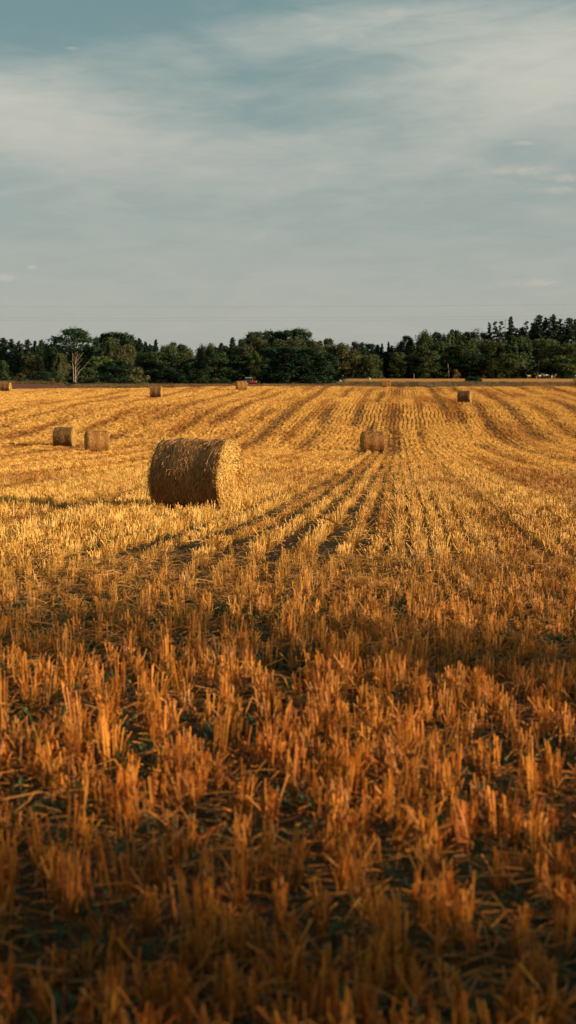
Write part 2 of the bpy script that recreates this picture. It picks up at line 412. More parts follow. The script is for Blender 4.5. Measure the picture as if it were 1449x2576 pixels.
# ---------------------------------------------------------------- stubble, straw and weeds (stuff)
def scatter(name, protos, pts, rot, scl, idx, tint, label, cat='stubble'):
    """one object; its points carry copies of a few tuft meshes"""
    pc = bpy.data.collections.new(name + '_tufts')
    for i, me in enumerate(protos):
        o = bpy.data.objects.new('%s_tuft_%03d' % (name, i), me); pc.objects.link(o)
    me = bpy.data.meshes.new(name); me.vertices.add(len(pts)); me.vertices.foreach_set('co', pts.astype(np.float32).ravel())
    for nm, ty, arr, fld in (('rot', 'FLOAT_VECTOR', rot, 'vector'), ('scl', 'FLOAT_VECTOR', scl, 'vector'), ('tint', 'FLOAT_VECTOR', tint, 'vector')):
        a = me.attributes.new(nm, ty, 'POINT'); a.data.foreach_set(fld, arr.astype(np.float32).ravel())
    a = me.attributes.new('idx', 'INT', 'POINT'); a.data.foreach_set('value', idx.astype(np.int32))
    o = link(name, me)
    ng = bpy.data.node_groups.new(name, 'GeometryNodeTree')
    ng.interface.new_socket('Geometry', in_out='INPUT', socket_type='NodeSocketGeometry')
    ng.interface.new_socket('Geometry', in_out='OUTPUT', socket_type='NodeSocketGeometry')
    K = NT(ng); gi_, go = K.n('NodeGroupInput'), K.n('NodeGroupOutput')
    ci = K.n('GeometryNodeCollectionInfo'); ci.inputs['Collection'].default_value = pc
    ci.inputs['Separate Children'].default_value = True; ci.inputs['Reset Children'].default_value = True
    ip = K.n('GeometryNodeInstanceOnPoints'); K.put(ip.inputs['Points'], gi_.outputs[0]); K.put(ip.inputs['Instance'], ci.outputs[0])
    ip.inputs['Pick Instance'].default_value = True
    def na(nm, ty): nd = K.n('GeometryNodeInputNamedAttribute', data_type=ty); nd.inputs[0].default_value = nm; return nd.outputs[0]
    K.put(ip.inputs['Instance Index'], na('idx', 'INT'))
    e2r = K.n('FunctionNodeEulerToRotation'); K.put(e2r.inputs[0], na('rot', 'FLOAT_VECTOR')); K.put(ip.inputs['Rotation'], e2r.outputs[0])
    K.put(ip.inputs['Scale'], na('scl', 'FLOAT_VECTOR'))
    K.put(go.inputs[0], ip.outputs[0])
    md = o.modifiers.new('scatter', 'NODES'); md.node_group = ng
    return tag(o, label, cat, kind='stuff')

GOLD = np.array([[.74, .47, .135], [.66, .38, .085], [.56, .28, .05], [.70, .42, .105], [.44, .18, .03], [.60, .40, .16]])

def straw_cols(n, w=(.24, .2, .2, .16, .12, .08)):
    return GOLD[rng.choice(6, n, p=np.array(w) / sum(w))] * rng.uniform(.75, 1.15, (n, 1))

def tuft_near(seed, n=9, sp=.017, sides=4, rad=.0026, h0=.130):
    mb = MB()
    b = np.stack([rng.normal(0, sp, n), rng.normal(0, sp * 1.3, n), np.full(n, -.01)], 1)
    h = (np.abs(rng.normal(h0, .018, n)) + .02) * rng.uniform(.8, 1.15)
    lean = rng.normal(0, .07, (n, 2)) + rng.normal(0, .06, (1, 2)); wild = rng.random(n) < .10; lean[wild] *= 4.0
    k = 4; t = np.linspace(0, 1, k)
    kink = rng.normal(0, .035, (n, 2)) * (rng.random((n, 1)) < .35)
    P = np.zeros((n, k, 3))
    for j in range(k):
        P[:, j, :2] = b[:, :2] + lean * h[:, None] * t[j] + kink * max(0, t[j] - .5) * 2
        P[:, j, 2] = b[:, 2] + h * t[j] * np.where(wild, .75, 1)
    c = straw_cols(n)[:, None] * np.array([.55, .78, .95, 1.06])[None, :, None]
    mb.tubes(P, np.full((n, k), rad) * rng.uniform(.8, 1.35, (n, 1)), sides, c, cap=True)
    # dry sheaths, half peeled off the stems
    m = n // 2 + 1
    q = rng.choice(n, m)
    a = rng.uniform(0, 6.28, m); d = np.stack([np.cos(a), np.sin(a)], 1)
    L = rng.uniform(.02, .055, m)
    S = np.zeros((m, 3, 3)); zz_ = rng.uniform(.1, .8, m)
    S[:, 0, :2] = b[q, :2] + lean[q] * (h[q] * zz_)[:, None]; S[:, 0, 2] = h[q] * zz_
    S[:, 1, :2] = S[:, 0, :2] + d * L[:, None] * .5; S[:, 1, 2] = S[:, 0, 2] + L * .35
    S[:, 2, :2] = S[:, 0, :2] + d * L[:, None]; S[:, 2, 2] = S[:, 0, 2] - L * rng.uniform(-.5, .9, m)
    mb.tubes(S, np.array([.0026, .0022, .0008]), 3, straw_cols(m) * .85)
    # a broken straw lying at the foot
    m = 3
    A = np.stack([rng.normal(0, .06, m), rng.normal(0, .06, m), rng.uniform(.004, .03, m)], 1); a = rng.uniform(0, 6.28, m)
    B = A + np.stack([np.cos(a) * .12, np.sin(a) * .12, rng.uniform(-.0, .05, m)], 1)
    mb.tubes(np.stack([A, (A + B) / 2 + [0, 0, .006], B], 1), .0022, 3, straw_cols(m) * .8)
    me = mb.mesh('stubble_tuft'); me.materials.append(M_STRAW); return me

def tuft_mid(seed, n=13, sx=.026, sy=.07, rad=.0040, h0=.14):
    mb = MB()
    b = np.stack([rng.normal(0, sx, n), rng.uniform(-sy, sy, n), np.full(n, -.01)], 1)
    h = np.abs(rng.normal(h0, .028, n)) + .02; lean = rng.normal(0, .16, (n, 2)); wild = rng.random(n) < .15; lean[wild] *= 3.2
    P = np.stack([b, b + np.concatenate([lean * h[:, None] * .5, (h * .5)[:, None]], 1), b + np.concatenate([lean * h[:, None], h[:, None]], 1)], 1)
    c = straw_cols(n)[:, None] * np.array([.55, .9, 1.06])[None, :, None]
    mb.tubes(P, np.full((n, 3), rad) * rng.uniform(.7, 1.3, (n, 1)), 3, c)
    me = mb.mesh('stubble_tuft'); me.materials.append(M_STRAW); return me

NEARN, MIDN, FARN = 16, 10, 10
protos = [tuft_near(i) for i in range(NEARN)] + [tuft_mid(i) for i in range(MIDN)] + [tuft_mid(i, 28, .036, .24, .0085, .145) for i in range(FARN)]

def rows(y0, y1, pitch, step, half0, k, jx, jy):
    """points along the drill rows between two depths"""
    pts = []
    ys = np.arange(y0, y1, step)
    um = half0 + k * y1 + y1 * ROW_T + 4
    us = np.arange(-um, um, pitch)
    U, Yv = np.meshgrid(us, ys)
    U = U.ravel(); Yv = Yv.ravel() + rng.uniform(-jy, jy, U.size)
    wig = .16 * (fbm(Yv * .42 + 3 * vnoise(U * .10, Yv * .03, 91), U * .07, 93, 2) - .5) * 2 * np.clip((Yv - 60) / 40, 0, 1) * (.35 + 1.3 * vnoise(U * .15, Yv * .04, 97))       # drill rows snake a little on the slope
    Xv = U + rng.normal(0, 1, U.size) * jx * (1 + 5 * sstep(vnoise(U * .22, Yv * .05, 95), .45, .8) * (Yv > 46) + 2.5 * (np.abs(U - 1) > 9) * (Yv > 46)) + wig
    x = Xv + Yv * ROW_T - .35 * (fbm(Yv * .02 + 7, Yv * 0 + 1.5, 3, 2) - .5) * 2
    x = x + (np.interp(Yv, [0, 9, 11, 15.5, 22.5, 44, 100], [-4.6, -3.3, -3.05, -2.6, -1.9, -1.5, -.6]) + .6) * sstep(-U, .2, 2.2) * (.15 + .85 * sstep(Yv, 7, 18))      # the headland rows bend round towards one side
    ok = np.abs(x) < half0 + k * Yv
    return x[ok], Yv[ok]

X_, Y_, I_, LOD = [], [], [], []
for (y0, y1, pitch, step, jx, jy, i0, n) in ((2.2, 15, .14, .058, .050, .05, 0, NEARN), (15, 46, .25, .110, .016, .05, NEARN, MIDN), (46, 199, .33, .27, .014, .15, NEARN + MIDN, FARN)):
    x, y = rows(y0, y1, pitch, step, 1.6, .235, jx, jy)
    X_.append(x); Y_.append(y); I_.append(i0 + rng.integers(0, n, len(x))); LOD.append(np.full(len(x), [0, 15, 46].index(0) if i0 == 0 else (1 if i0 == NEARN else 2)))
x = np.concatenate(X_); y = np.concatenate(Y_); ix = np.concatenate(I_); lod = np.concatenate(LOD)
u, tr, de, gr = fields(x, y)
gapn = sstep(fbm(x * 6.5, y * 4.0, 161, 3), .34, .60)
keep = rng.random(len(x)) < np.clip(de * 1.05, 0, 1) * np.where(y < 15, .10 + .60 * gapn, np.where(y < 46, .55 + .5 * gapn, 1))
# bales stand on the stubble and press it down: filled in below
BALES = []   # (px, base row, right-or-left axis angle, size) placed by looking where the photograph's bale meets the ground
def bale_at(px, row, dmin=3.0):
    return on_ground(px, row, dmin)
SPOT = {}
SPOT['main'] = bale_at(497, 1288)
SPOT['b1'] = bale_at(163, 1125, 85); SPOT['b2'] = bale_at(244, 1140); SPOT['b3'] = bale_at(937, 1140)
SPOT['b4'] = bale_at(1169, 1015, 100); SPOT['b5'] = bale_at(393, 1001, 100); SPOT['b6'] = bale_at(608, 984, 100); SPOT['b7'] = bale_at(15, 987, 100)
x8 = ray(971, 970, 205); SPOT['b8'] = (x8[0], 205, float(ground_z(x8[0], 205)))
x9 = ray(1453, 970, 196); SPOT['b9'] = (x9[0], 196, float(ground_z(x9[0], 196)))
for k_, s_ in SPOT.items(): print('bale', k_, [round(q, 2) for q in s_], 'height px if 1.25 m:', round(F * 1.25 / s_[1], 1))
for s_ in SPOT.values(): keep &= ~((np.abs(x - s_[0]) < .66) & (y - s_[1] > (-.55 if s_[1] < 40 else -1.25)) & (y - s_[1] < .5))
x, y, ix, tr, gr, u, lod = (q[keep] for q in (x, y, ix, tr, gr, u, lod))
n = len(x); print('stubble tufts', n)
z = ground_z(x, y)
hgt = 1.10 - .75 * tr + .30 * (fbm(x * .6, y * .3, 101, 3) - .5) * 2
hgt = hgt * rng.uniform(.82, 1.15, n)
lean = .06 + .5 * tr
lean = np.where(y < 15, .12, lean)
rot = np.stack([rng.normal(0, 1, n) * lean * .5, rng.normal(0, 1, n) * lean * .5, np.where(lod == 2, -R(4.4) + rng.normal(0, .06, n) + np.pi * rng.integers(0, 2, n), rng.uniform(0, 6.28, n))], 1)
scl = np.stack([np.where(lod == 2, rng.uniform(.8, 1.2, n), 1), np.ones(n), hgt], 1)
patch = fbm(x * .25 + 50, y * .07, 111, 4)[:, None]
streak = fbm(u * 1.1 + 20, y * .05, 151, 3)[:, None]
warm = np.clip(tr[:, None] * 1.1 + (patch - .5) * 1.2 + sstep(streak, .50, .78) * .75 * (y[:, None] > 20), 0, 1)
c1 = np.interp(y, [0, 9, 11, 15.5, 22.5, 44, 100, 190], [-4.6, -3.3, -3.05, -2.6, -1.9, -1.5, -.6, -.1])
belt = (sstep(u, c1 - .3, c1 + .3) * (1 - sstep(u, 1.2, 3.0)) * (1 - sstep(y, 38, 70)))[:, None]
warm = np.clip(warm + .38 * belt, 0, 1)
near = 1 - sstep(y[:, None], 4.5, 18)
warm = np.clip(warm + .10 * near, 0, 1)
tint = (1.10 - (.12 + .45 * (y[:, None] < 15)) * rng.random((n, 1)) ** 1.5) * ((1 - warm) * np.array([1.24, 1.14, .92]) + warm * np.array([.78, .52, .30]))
hz = rng.random((n, 1))
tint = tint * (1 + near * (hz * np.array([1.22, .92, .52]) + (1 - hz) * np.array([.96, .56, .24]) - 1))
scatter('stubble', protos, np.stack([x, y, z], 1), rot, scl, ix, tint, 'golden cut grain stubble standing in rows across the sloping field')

# loose straw lying about
def loose(n=16, L=.16, rad=.0022, spread=.16):
    mb = MB(); A = np.stack([rng.normal(0, spread, n), rng.normal(0, spread, n), rng.uniform(.01, .11, n)], 1); a = rng.uniform(0, 6.28, n)
    l = L * rng.uniform(.5, 1.6, n)
    B = A + np.stack([np.cos(a) * l, np.sin(a) * l, rng.normal(0, .035, n)], 1); B[:, 2] = np.maximum(B[:, 2], .005)
    mid = (A + B) / 2 + np.concatenate([rng.normal(0, .01, (n, 2)), np.abs(rng.normal(0, .02, (n, 1)))], 1)
    mb.tubes(np.stack([A, mid, B], 1), rad, 3, straw_cols(n)); me = mb.mesh('straw_wisp'); me.materials.append(M_STRAW); return me
def chaff(n=70):
    mb = MB(); A = np.stack([rng.normal(0, .17, n), rng.normal(0, .17, n), rng.uniform(.002, .012, n)], 1); a = rng.uniform(0, 6.28, n); l = rng.uniform(.012, .06, n)
    B = A + np.stack([np.cos(a) * l, np.sin(a) * l, rng.normal(0, .006, n)], 1); mb.tubes(np.stack([A, (A + B) / 2, B], 1), np.array([.0022, .0026, .001]), 3, straw_cols(n) * rng.uniform(.35, 1, (n, 1)))
    m = 26; C = np.stack([rng.normal(0, .17, m), rng.normal(0, .17, m), rng.uniform(-.004, .006, m)], 1)        # crumbs of soil
    for c_, r_ in zip(C, rng.uniform(.006, .022, m)):
        V = np.array([[1, 0, 0], [-1, 0, 0], [0, 1, 0], [0, -1, 0], [0, 0, 1], [0, 0, -1]]) * r_ * rng.uniform(.6, 1.2, (6, 1)) + c_
        mb.add(V, [[0, 2, 4], [2, 1, 4], [1, 3, 4], [3, 0, 4], [2, 0, 5], [1, 2, 5], [3, 1, 5], [0, 3, 5]], np.array([.085, .048, .027]) * rng.uniform(.6, 1.3))
    me = mb.mesh('chaff'); me.materials.append(M_STRAW); return me
pl = [loose() for _ in range(8)] + [loose(14, .22, .006, .25) for _ in range(6)] + [chaff() for _ in range(6)]
def sample(n, y0, y1, k=.235, half=1.2):
    yy = np.sqrt(rng.uniform(y0 ** 2, y1 ** 2, n)); return rng.uniform(-1, 1, n) * (half + k * yy), yy
xa, ya = sample(3800, 2.3, 16); xb, yb = sample(26000, 16, 170)
x = np.concatenate([xa, xb]); y = np.concatenate([ya, yb]); u, tr, de, gr = fields(x, y)
kp = rng.random(len(x)) < .25 + .30 * (y < 15) + .75 * tr + .3 * sstep(fbm(x * .4, y * .2, 121, 3), .5, .7)
x, y, tr = x[kp], y[kp], tr[kp]; n = len(x)
ix = np.where(y < 16, rng.integers(0, 8, n), 8 + rng.integers(0, 6, n))
rot = np.stack([rng.normal(0, .08, n), rng.normal(0, .08, n), rng.uniform(0, 6.28, n)], 1)
s = rng.uniform(.7, 1.2, n); scl = np.stack([s, s, s * np.where(tr > .4, .55, .9)], 1)
ch = (y < 15) & (rng.random(n) < .62); ix = np.where(ch, 14 + rng.integers(0, 6, n), ix); rot[ch, :2] = 0
tint = np.ones((n, 3)) * rng.uniform(.6, 1.0, (n, 1)) * np.array([1, .80, .62]) * (1 + (1 - sstep(y[:, None], 3, 18)) * (np.array([.78, .55, .38]) - 1))
scatter('loose_straw', pl, np.stack([x, y, ground_z(x, y)], 1), rot, scl, ix, tint, 'loose broken straw lying between the stubble rows', 'straw')

# green regrowth between the rows
def weed(n=22, L=.11, w=.014, spread=.09):
    mb = MB(); a = rng.uniform(0, 6.28, n); A = np.stack([rng.normal(0, spread, n), rng.normal(0, spread, n), rng.uniform(0, .05, n)], 1)
    l = L * rng.uniform(.4, 1.2, n); up = rng.uniform(.2, 1.3, n)
    B = A + np.stack([np.cos(a) * l * .6, np.sin(a) * l * .6, l * up], 1)
    side = np.stack([-np.sin(a), np.cos(a), np.zeros(n)], 1) * (w * rng.uniform(.5, 1.3, n))[:, None]
    M_ = (A + B) / 2 + [0, 0, .01]
    V = np.stack([A, M_ + side, B, M_ - side], 1)
    cols = np.array([.042, .075, .022]) * rng.uniform(.5, 1.3, (n, 1)) + np.array([.02, .0, .0]) * rng.random((n, 1))
    mb.add(V.reshape(-1, 3), np.arange(4 * n).reshape(n, 4), np.repeat(cols, 4, 0)); me = mb.mesh('weed_clump'); me.materials.append(M_WEED); return me
pw = [weed() for _ in range(8)]
x, y = sample(36000, 2.3, 130); u, tr, de, gr = fields(x, y)
wn = np.clip(gr * (.35 + .9 * tr), 0, 1) * np.interp(y, [2, 14, 60, 130], [.5, .5, .40, .2])
kp = rng.random(len(x)) < wn; x, y = x[kp], y[kp]
xa, ya = sample(1600, 2.3, 12); x = np.concatenate([x, xa]); y = np.concatenate([y, ya]); n = len(x); print('weeds', n)
s = rng.uniform(.5, 1.1, n) * np.interp(y, [0, 15, 60], [.7, .8, 1.2])
scatter('field_weeds', pw, np.stack([x, y, ground_z(x, y)], 1), np.stack([np.zeros(n), np.zeros(n), rng.uniform(0, 6.28, n)], 1), np.stack([s, s, s * .8], 1), rng.integers(0, 8, n),
        np.ones((n, 3)) * rng.uniform(.7, 1.2, (n, 1)), 'low green weeds growing between the rows of stubble', 'weeds')

# tall grass on the verge past the crest, and at its lip
def grass(n=40, H=.7, spread=.8, w=.03, cols=((.26, .10, .03), (.16, .09, .03), (.36, .17, .05))):
    mb = MB(); cols = np.array(cols); A = np.stack([rng.normal(0, spread, n), rng.normal(0, spread * .6, n), np.zeros(n)], 1)
    h = H * rng.uniform(.4, 1.2, n); B = A + np.stack([rng.normal(0, .15, n), rng.normal(0, .15, n), h], 1)
    mb.tubes(np.stack([A, (A + B) / 2 + rng.normal(0, .04, (n, 3)), B], 1), np.array([w, w * .8, w * .15]), 3, cols[rng.integers(0, len(cols), n)] * rng.uniform(.7, 1.2, (n, 1)))
    me = mb.mesh('grass_clump'); me.materials.append(M_WEED); return me
pg = [grass() for _ in range(6)] + [grass(34, .8, .9, .04, ((.13, .10, .035), (.11, .09, .03), (.34, .13, .04))) for _ in range(6)] + [grass(30, .30, .3, .012, ((.5, .3, .09), (.4, .2, .06))) for _ in range(4)]
n1 = 9000; yy = rng.uniform(360, 512, n1); xx = rng.uniform(-.26, .26, n1) * yy
a_ = xx / yy; ok = (yy < np.where(a_ > .034, 428, 512)) & ~((a_ < -.15) & (yy > 225) & (yy < 478))
xx, yy = xx[ok], yy[ok]; gsel = fbm(xx * .04, yy * .012, 131, 3) > .52
i1 = np.where(gsel, 6, 0) + rng.integers(0, 6, len(xx))
n2 = 1500; y2 = rng.uniform(186, 201, n2); x2 = rng.uniform(-.25, .25, n2) * y2; k2 = fbm(x2 * .12, y2 * 0, 141, 3) > .48; x2, y2 = x2[k2], y2[k2]
x = np.concatenate([xx, x2]); y = np.concatenate([yy, y2]); ix = np.concatenate([i1, 12 + rng.integers(0, 4, len(x2))]); n = len(x)
s = rng.uniform(.6, 1.3, n)
scatter('verge_grass', pg, np.stack([x, y, ground_z(x, y)], 1), np.stack([np.zeros(n), np.zeros(n), rng.uniform(0, 6.28, n)], 1), np.stack([s, s, s], 1), ix,
        np.ones((n, 3)) * rng.uniform(.7, 1.2, (n, 1)), 'brown and green rough grass on the verge past the crest', 'grass')

# ---------------------------------------------------------------- round bales
def bale_meshes(D=1.25, L=1.17, ns=5200, ne=3600, w=.0055, seg=72, seed=1, tone=(1, 1, 1), lift_k=1.0):
    """the wound roll and its two cut ends; the axis runs along local x, base at z = 0"""
    Rr = D / 2
    nx = 26; xs = np.linspace(-L / 2, L / 2, nx); tt = np.arange(seg) * 2 * np.pi / seg
    Xg, Tg = np.meshgrid(xs, tt, indexing='ij')
    e = np.clip((np.abs(Xg) / (L / 2) - .88) / .12, 0, 1)
    def rad(xv, tv):
        e_ = np.clip((np.abs(xv) / (L / 2) - .88) / .12, 0, 1)
        return Rr * (1 - .035 * e_ ** 2) + .014 * (fbm(xv * 5 + seed, tv * 3, seed, 3) - .5) + .010 * np.sin(xv * 9 + seed)
    Rg = rad(Xg, Tg)
    def sq(zv): return np.where(zv < -.86 * Rr, -.86 * Rr + (zv + .86 * Rr) * .45, zv)       # sags flat where it rests
    body = MB()
    V = np.stack([Xg, np.cos(Tg) * Rg, sq(np.sin(Tg) * Rg) + Rr * .95], -1)
    ii = np.arange(nx * seg).reshape(nx, seg)
    net = (.5 + .5 * np.sin(Xg * 120))[..., None] * .30 + .70
    gy = fbm(Xg * 7 + seed, Tg * 6, seed + 5, 4)[..., None]
    cb = (np.array([.34, .21, .095]) * (1 - gy) + np.array([.60, .40, .18]) * gy) * net
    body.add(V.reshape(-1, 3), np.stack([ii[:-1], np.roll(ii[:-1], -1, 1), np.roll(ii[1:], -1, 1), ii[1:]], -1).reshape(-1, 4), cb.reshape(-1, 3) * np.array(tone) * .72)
    # straws caught under the net, most of them running round the roll
    x0 = rng.uniform(-L / 2 * .985, L / 2 * .985, ns); t0 = rng.uniform(0, 2 * np.pi, ns)
    a = rng.normal(0, .30, ns); dia = rng.random(ns) < .16; a[dia] = rng.uniform(-1.5, 1.5, dia.sum())
    l = rng.uniform(.05, .19, ns); dx = np.sin(a) * l / 2; dt = np.cos(a) * l / 2 / Rr
    k = 3; P = np.zeros((ns, k, 3)); out = (np.abs(rng.normal(0, .004, ns)) + .001) * (.4 + .6 * lift_k); lift = np.where(rng.random(ns) < .05 * lift_k, rng.uniform(.01, .04, ns), 0)
    for j, s_ in enumerate((-1, 0, 1)):
        xx_ = np.clip(x0 + dx * s_, -L / 2 - .02, L / 2 + .02); tt_ = t0 + dt * s_
        r_ = rad(np.clip(xx_, -L / 2, L / 2), tt_) + out + (lift if s_ == 1 else 0)
        P[:, j] = np.stack([xx_, np.cos(tt_) * r_, sq(np.sin(tt_) * r_) + Rr * .95], 1)
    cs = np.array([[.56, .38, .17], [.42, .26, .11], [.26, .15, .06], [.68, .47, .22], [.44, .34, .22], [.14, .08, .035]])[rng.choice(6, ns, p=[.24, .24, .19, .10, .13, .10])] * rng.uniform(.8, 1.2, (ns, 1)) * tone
    body.tubes(P, w * rng.uniform(.6, 1.2, (ns, 1)), 3, cs)
    # the frayed rim where the net ends
    for sg in (-1, 1):
        m = int(ns * (.02 + .10 * lift_k)); t0 = rng.uniform(0, 2 * np.pi, m); A_r = Rr * rng.uniform(.93, 1.01, m)
        A = np.stack([np.full(m, sg * L / 2 * .985), np.cos(t0) * A_r, sq(np.sin(t0) * A_r) + Rr * .95], 1)
        dl = rng.uniform(.03, .11, m); ang = rng.normal(0, .9, m)
        t1 = t0 + np.sin(ang) * dl / Rr; r1 = A_r + rng.uniform(-.02, .05, m)
        B = np.stack([sg * (L / 2 + np.abs(np.cos(ang)) * dl * .5), np.cos(t1) * r1, sq(np.sin(t1) * r1) + Rr * .95], 1)
        body.tubes(np.stack([A, (A + B) / 2 + rng.normal(0, .006, (m, 3)), B], 1), w * .8, 3, straw_cols(m) * .95)
    bm = body.mesh('wound_roll', False); bm.materials.append(M_BALE)
    ends = []
    for sg in (1, -1):
        E = MB(); nr = 14; rs = np.linspace(0.0, Rr * .965, nr)
        Rg2, Tg2 = np.meshgrid(rs, tt, indexing='ij')
        bul = .05 * (1 - (Rg2 / Rr) ** 2) + .03 * (fbm(np.cos(Tg2) * Rg2 * 9 + 5, np.sin(Tg2) * Rg2 * 9 + seed, seed + 3, 3) - .5) + .018 * np.sin(Rg2 * 62)
        bul = np.where(Rg2 > Rr * .93, bul - .03, bul)
        V = np.stack([sg * (L / 2 + bul - .008), np.cos(Tg2) * Rg2, sq(np.sin(Tg2) * Rg2) + Rr * .95], -1)
        ii = np.arange(nr * seg).reshape(nr, seg); f = np.stack([ii[:-1], np.roll(ii[:-1], -1, 1), np.roll(ii[1:], -1, 1), ii[1:]], -1).reshape(-1, 4)
        E.add(V.reshape(-1, 3), f, (.22, .11, .03))
        m = ne; r0 = Rr * np.sqrt(rng.random(m)) * .98; t0 = rng.uniform(0, 2 * np.pi, m); a = rng.normal(0, .5, m); l = rng.uniform(.05, .17, m)
        wildm = rng.random(m) < .25; a[wildm] = rng.uniform(-1.5, 1.5, wildm.sum())
        P = np.zeros((m, 3, 3)); o_ = rng.uniform(.0, .045, m) ** 1.0
        for j, s_ in enumerate((-1, 0, 1)):
            r_ = np.clip(r0 + np.sin(a) * l / 2 * s_, .01, Rr * 1.05); t_ = t0 + np.cos(a) * l / 2 * s_ / np.maximum(r0, .12)
            hx_ = .05 * (1 - (r_ / Rr) ** 2) + .014 * np.sin(r_ * 62) + o_ * (.35 + .65 * lift_k) * (1 if s_ == 0 else rng.uniform(.2, 1.7, m))
            P[:, j] = np.stack([sg * (L / 2 + hx_ - .004), np.cos(t_) * r_, sq(np.sin(t_) * r_) + Rr * .95], 1)
        E.tubes(P, w * rng.uniform(.6, 1.25, (m, 1)), 3, straw_cols(m, (.28, .24, .16, .18, .09, .05)) * 1.1)
        em = E.mesh('cut_end', False); em.materials.append(M_BALE); ends.append(em)
    return bm, ends

rng = np.random.default_rng(21)
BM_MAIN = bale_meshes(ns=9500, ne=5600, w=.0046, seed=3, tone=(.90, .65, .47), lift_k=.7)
BM_MID = bale_meshes(ns=1300, ne=900, w=.007, seg=56, seed=9, tone=(.80, .58, .40), lift_k=.15)
BM_MID2 = bale_meshes(ns=1300, ne=900, w=.007, seg=56, seed=14, tone=(1.30, .90, .50), lift_k=.15)
BM_MID3 = bale_meshes(ns=1300, ne=900, w=.007, seg=56, seed=17, tone=(.75, .54, .40), lift_k=.15)
BM_FAR = bale_meshes(ns=700, ne=500, w=.010, seg=48, seed=21, tone=(.85, .60, .40), lift_k=.1)

def place_bale(key, meshes, axis_deg, label, size=1.0, roll=0.0, tilt=0.0):
    x, y, z = SPOT[key]
    t = thing('round_bale', (x, y, z + (.0 if y < 40 else .035)), label, 'hay bale', 'round straw bales left on the field', R(axis_deg))
    t.scale = (size,) * 3
    t.rotation_euler[1] = tilt
    link('wound_roll', meshes[0], t)
    for e in meshes[1]: link('cut_end', e, t)
    return t

# axis_deg: direction of the local x axis (the end on that side turned to the camera when negative)
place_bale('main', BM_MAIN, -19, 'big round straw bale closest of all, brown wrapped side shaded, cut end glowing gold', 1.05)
place_bale('b1', BM_MID, -7, 'round bale on the lower slope whose yellow end almost touches its pale neighbour', 1.0)
place_bale('b2', BM_MID2, 18, 'pale round bale in the dip with dark end, beside one with a yellow end', 1.0)
BM_MID4 = bale_meshes(ns=1300, ne=900, w=.007, seg=56, seed=27, tone=(1.05, .68, .36), lift_k=.15)
place_bale('b3', BM_MID4, 9, 'lone round bale in the dip beside green weeds, sunlit side, narrow black end', 1.0)
place_bale('b4', BM_MID3, -19, 'round bale high on the combed slope below the dark field bush, bright orange end', 1.0)
place_bale('b5', BM_FAR, -4, 'small round bale below the brown bushes between the dead birch and the tractor', 1.0)
place_bale('b6', BM_MID2, 14, 'pale round bale on the crest hiding the back of the red tractor', 1.0, tilt=R(-4))
place_bale('b7', BM_FAR, -7, 'round bale on the crest cut by the picture edge in front of reddish ploughed land', 1.0)
place_bale('b8', BM_MID4, 1, 'round bale half sunk behind the crest, seen against the ripe orange field', 1.0)
place_bale('b9', BM_FAR, -8, 'brown bale at the picture edge under the tall pines, mostly out of frame', 1.0)

# ---------------------------------------------------------------- trees
def clump_cloud(centers, radii, per, size, flat=1.0, cover=(.55, 1.05)):
    C, Nn = [], []
    for c, r in zip(centers, radii):
        d = rng.normal(size=(per, 3)); d /= np.linalg.norm(d, axis=1, keepdims=True)
        rr_ = r * rng.uniform(*cover, (per, 1)) ; C.append(c + d * rr_ * [1, 1, flat]); Nn.append(d + rng.normal(0, .55, (per, 3)))
    return np.concatenate(C), np.concatenate(Nn)

def mk_crown(mb, C, Nn, size, base, var=.3, aspect=.7, up=None):
    n = len(C); g = rng.uniform(1 - var, 1 + var, (n, 1)); hue = rng.normal(0, .12, (n, 1))
    col = np.array(base) * g * np.concatenate([1 + hue, np.ones((n, 1)), 1 - hue * .5], 1)
    mb.quads(C, Nn, size * rng.uniform(.6, 1.3, n), aspect, np.clip(col, .004, 1), up)

def limbs(mb, tips, root_lo, root_hi, r0, col, lean=0):
    """curved limbs from the stem to the clumps"""
    n = len(tips); zr = rng.uniform(root_lo, root_hi, n); zr = np.minimum(zr, tips[:, 2] * .85)
    A = np.stack([np.zeros(n), np.zeros(n), zr], 1); B = tips
    M1 = A + (B - A) * .35 + np.array([0, 0, .02]) * (B[:, 2:3]); M2 = A + (B - A) * .7 + np.array([0, 0, .015]) * (B[:, 2:3])
    mb.tubes(np.stack([A, M1, M2, B], 1), np.array([1, .7, .45, .15]) * r0, 5, col)

